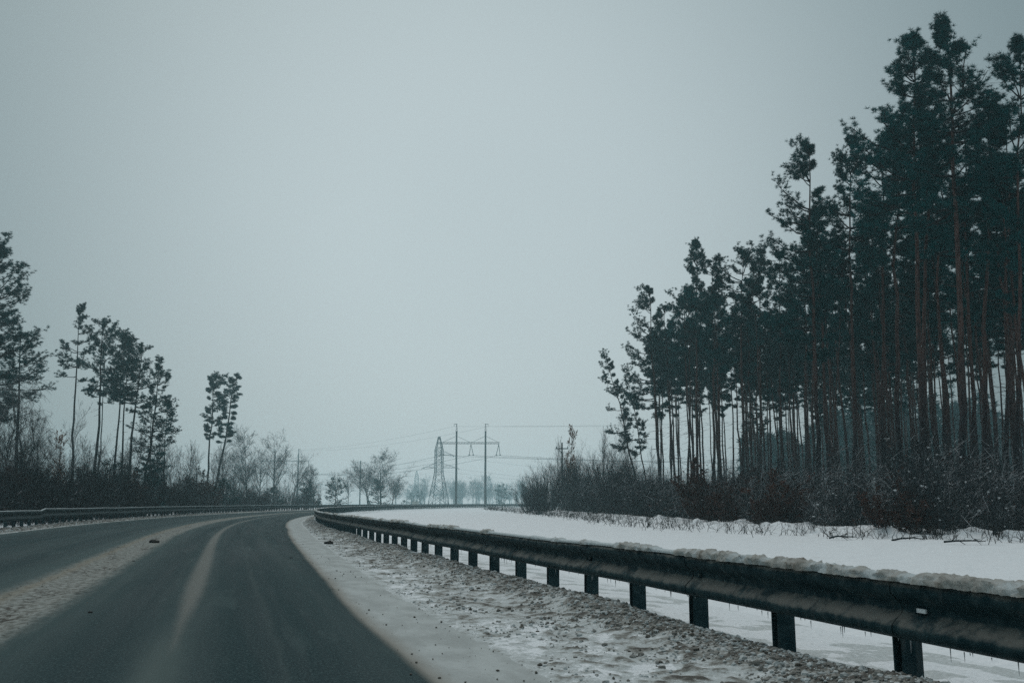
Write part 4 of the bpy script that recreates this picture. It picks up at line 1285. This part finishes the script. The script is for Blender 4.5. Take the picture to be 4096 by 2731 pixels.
# pale cabinet behind the far rail
Z = 330; p0 = at(1649, 2004, Z); p1 = at(1674, 2004, Z)
root = thing("equipment_cabinet", "small pale cabinet behind the far rail left of the lattice pylon", "cabinet", ((p0.x + p1.x) / 2, Z, 0))
w = (p1.x - p0.x) / 2; h = p0.z - .1
mb = MB(); mb.box((-w, -.6, 0), (w, .6, h)); mb.build("body", M["cabinet"], root)
mb = MB(); mb.box((-w - .12, -.75, h + .003), (w + .12, .75, h + .12)); mb.build("roof", M["steel"], root)
for x0, x1 in ((-w + .08, -.04), (.04, w - .08)):
    mb = MB(); mb.box((x0, -.64, .15), (x1, -.603, h - .12)); mb.box((x1 - .14, -.67, h * .5), (x1 - .1, -.642, h * .5 + .2)); mb.build("door", M["cabinet"], root)

# far, hazy trees beyond the bend
rnd = random.Random(31)
HAZE_FADED = [make_bare(240, 12, "fan", "faded_twig", .2, 26, 8, 6), make_bare(241, 12, "multi", "faded_twig", .15, 44, 8, 6)]  # their paleness is haze put into the bark colour
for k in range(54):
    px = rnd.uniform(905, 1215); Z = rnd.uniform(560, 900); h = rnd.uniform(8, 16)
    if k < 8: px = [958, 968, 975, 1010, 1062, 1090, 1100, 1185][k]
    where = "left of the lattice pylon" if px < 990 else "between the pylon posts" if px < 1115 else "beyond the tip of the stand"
    put(rnd.choice(HAZE_FADED), gx(px, Z), Z, h, rnd.random() * 6.28, "hazy pale bare tree far beyond the bend " + where, "tree", "hazy bare trees " + where, "bare_tree", 0, rnd.uniform(.8, 1.3))
for (bx, ty, Z, pr, fat, lab) in [(1153, 1112, 420, 1, 1.1, "hazy round evergreen right of the nearer portal pylon"), (965, 1128, 520, 1, 1.2, "hazy evergreen left of the lattice pylon, right one of the pair"), (945, 1132, 540, 1, 1.2, "hazy evergreen left of the lattice pylon, left one of the pair"), (928, 1148, 330, 0, 1.3, "dark low evergreen bush beside the pale cabinet"), (1185, 1140, 460, 1, 1.2, "low hazy evergreen just left of the outermost willow shrub")]:
    put_px(YOUNG[pr], bx, bx, ty, Z, bx, lab, "hazy evergreens beyond the bend", fat, "young_pine", "young pine")

for o in list(COL.objects):
    for k_ in ("h", "used"):
        if k_ in o.keys(): del o[k_]

# ------------------------------------------------------------------ haze
HAZE_D, HAZE_RAD = .0009, (.26, .40, .43)
mb = MB(); mb.box((-1350, -1350, -1.3), (1350, 1350, 42))
m = bpy.data.materials.new("haze"); m.use_nodes = True; nt = m.node_tree; nt.nodes.clear()
out = nt.nodes.new("ShaderNodeOutputMaterial"); pv = nt.nodes.new("ShaderNodeVolumePrincipled")
pv.inputs["Color"].default_value = (.68, .95, 1.0, 1); pv.inputs["Density"].default_value = HAZE_D; pv.inputs["Anisotropy"].default_value = .65
nt.links.new(pv.outputs[0], out.inputs["Volume"])
tag(mb.build("haze", m), kind="stuff")

# ------------------------------------------------------------------ light: overcast sky and a veiled sun
SUN_EL, SUN_AZ = R(52), R(-25)          # azimuth measured from straight ahead, positive to the right
w = bpy.data.worlds.new("World"); sc.world = w; w.use_nodes = True
nt = w.node_tree; t = NT(w)
bg = nt.nodes["Background"]; bg.inputs["Strength"].default_value = .1
sky = nt.nodes.new("ShaderNodeTexSky"); sky.sky_type = "NISHITA"; sky.sun_disc = False
sky.sun_elevation = SUN_EL; sky.sun_rotation = SUN_AZ; sky.air_density = 1; sky.dust_density = 4
d = nt.nodes.new("ShaderNodeTexCoord").outputs["Generated"]
vm = nt.nodes.new("ShaderNodeVectorMath"); vm.operation = "DOT_PRODUCT"; nt.links.new(d, vm.inputs[0])
vm.inputs[1].default_value = (-.03, math.cos(R(15)), math.sin(R(15)))
ang = t.math("ARCCOSINE", vm.outputs["Value"])
# the cloud deck: brightest low ahead, duller to the sides; warmer at the horizon, where the blue air takes its red
f = t.step(ang, R(6), R(36))
cloud = t.mix(f, (4.75, 5.68, 5.88), (1.80, 2.55, 2.70))
el = t.xyz(d)[2]
cloud = t.mix(t.step(el, .50, .85), cloud, (4.2, 4.9, 5.2))
cn = t.noise(d, 1.6, 5, .55)
cloud = t.mix(t.math("MULTIPLY", t.step(cn, .3, .7), .11), cloud, (3.0, 3.6, 3.9))
path = t.math("MINIMUM", t.math("DIVIDE", 40.8, t.math("MAXIMUM", el, .001)), 1350.0)
T_ = t.math("EXPONENT", t.math("MULTIPLY", path, -HAZE_D))
ve = lambda op, a_, b_: (lambda n_: ([t._in(n_.inputs[i_], q_) for i_, q_ in enumerate((a_, b_))], setattr(n_, "operation", op), n_.outputs[0])[2])(nt.nodes.new("ShaderNodeVectorMath"))
lost = ve("MULTIPLY", t.comb(*[t.math("SUBTRACT", 1.0, T_)] * 3), tuple(10 * q_ for q_ in HAZE_RAD))
cloud = ve("DIVIDE", ve("SUBTRACT", cloud, lost), t.comb(T_, T_, T_))
nt.links.new(t.mix(.94, sky.outputs[0], cloud), bg.inputs["Color"])
sl_ = bpy.data.lights.new("sun", "SUN"); sl_.energy = .8; sl_.angle = R(35); sl_.color = (1, .97, .93)
so = bpy.data.objects.new("sun", sl_); COL.objects.link(so)
v = Vector((math.sin(SUN_AZ) * math.cos(SUN_EL), math.cos(SUN_AZ) * math.cos(SUN_EL), math.sin(SUN_EL)))
so.rotation_euler = v.to_track_quat("Z", "Y").to_euler(); so.location = v * 100

sc.view_settings.view_transform = "Standard"; sc.view_settings.look = "None"; sc.view_settings.exposure = 0; sc.view_settings.gamma = 1
sc.render.engine = "CYCLES"
sc.cycles.max_bounces = 6; sc.cycles.diffuse_bounces = 3; sc.cycles.glossy_bounces = 2; sc.cycles.volume_bounces = 2; sc.cycles.transparent_max_bounces = 4
sc.cycles.use_denoising = False
sc.cycles.use_adaptive_sampling = False
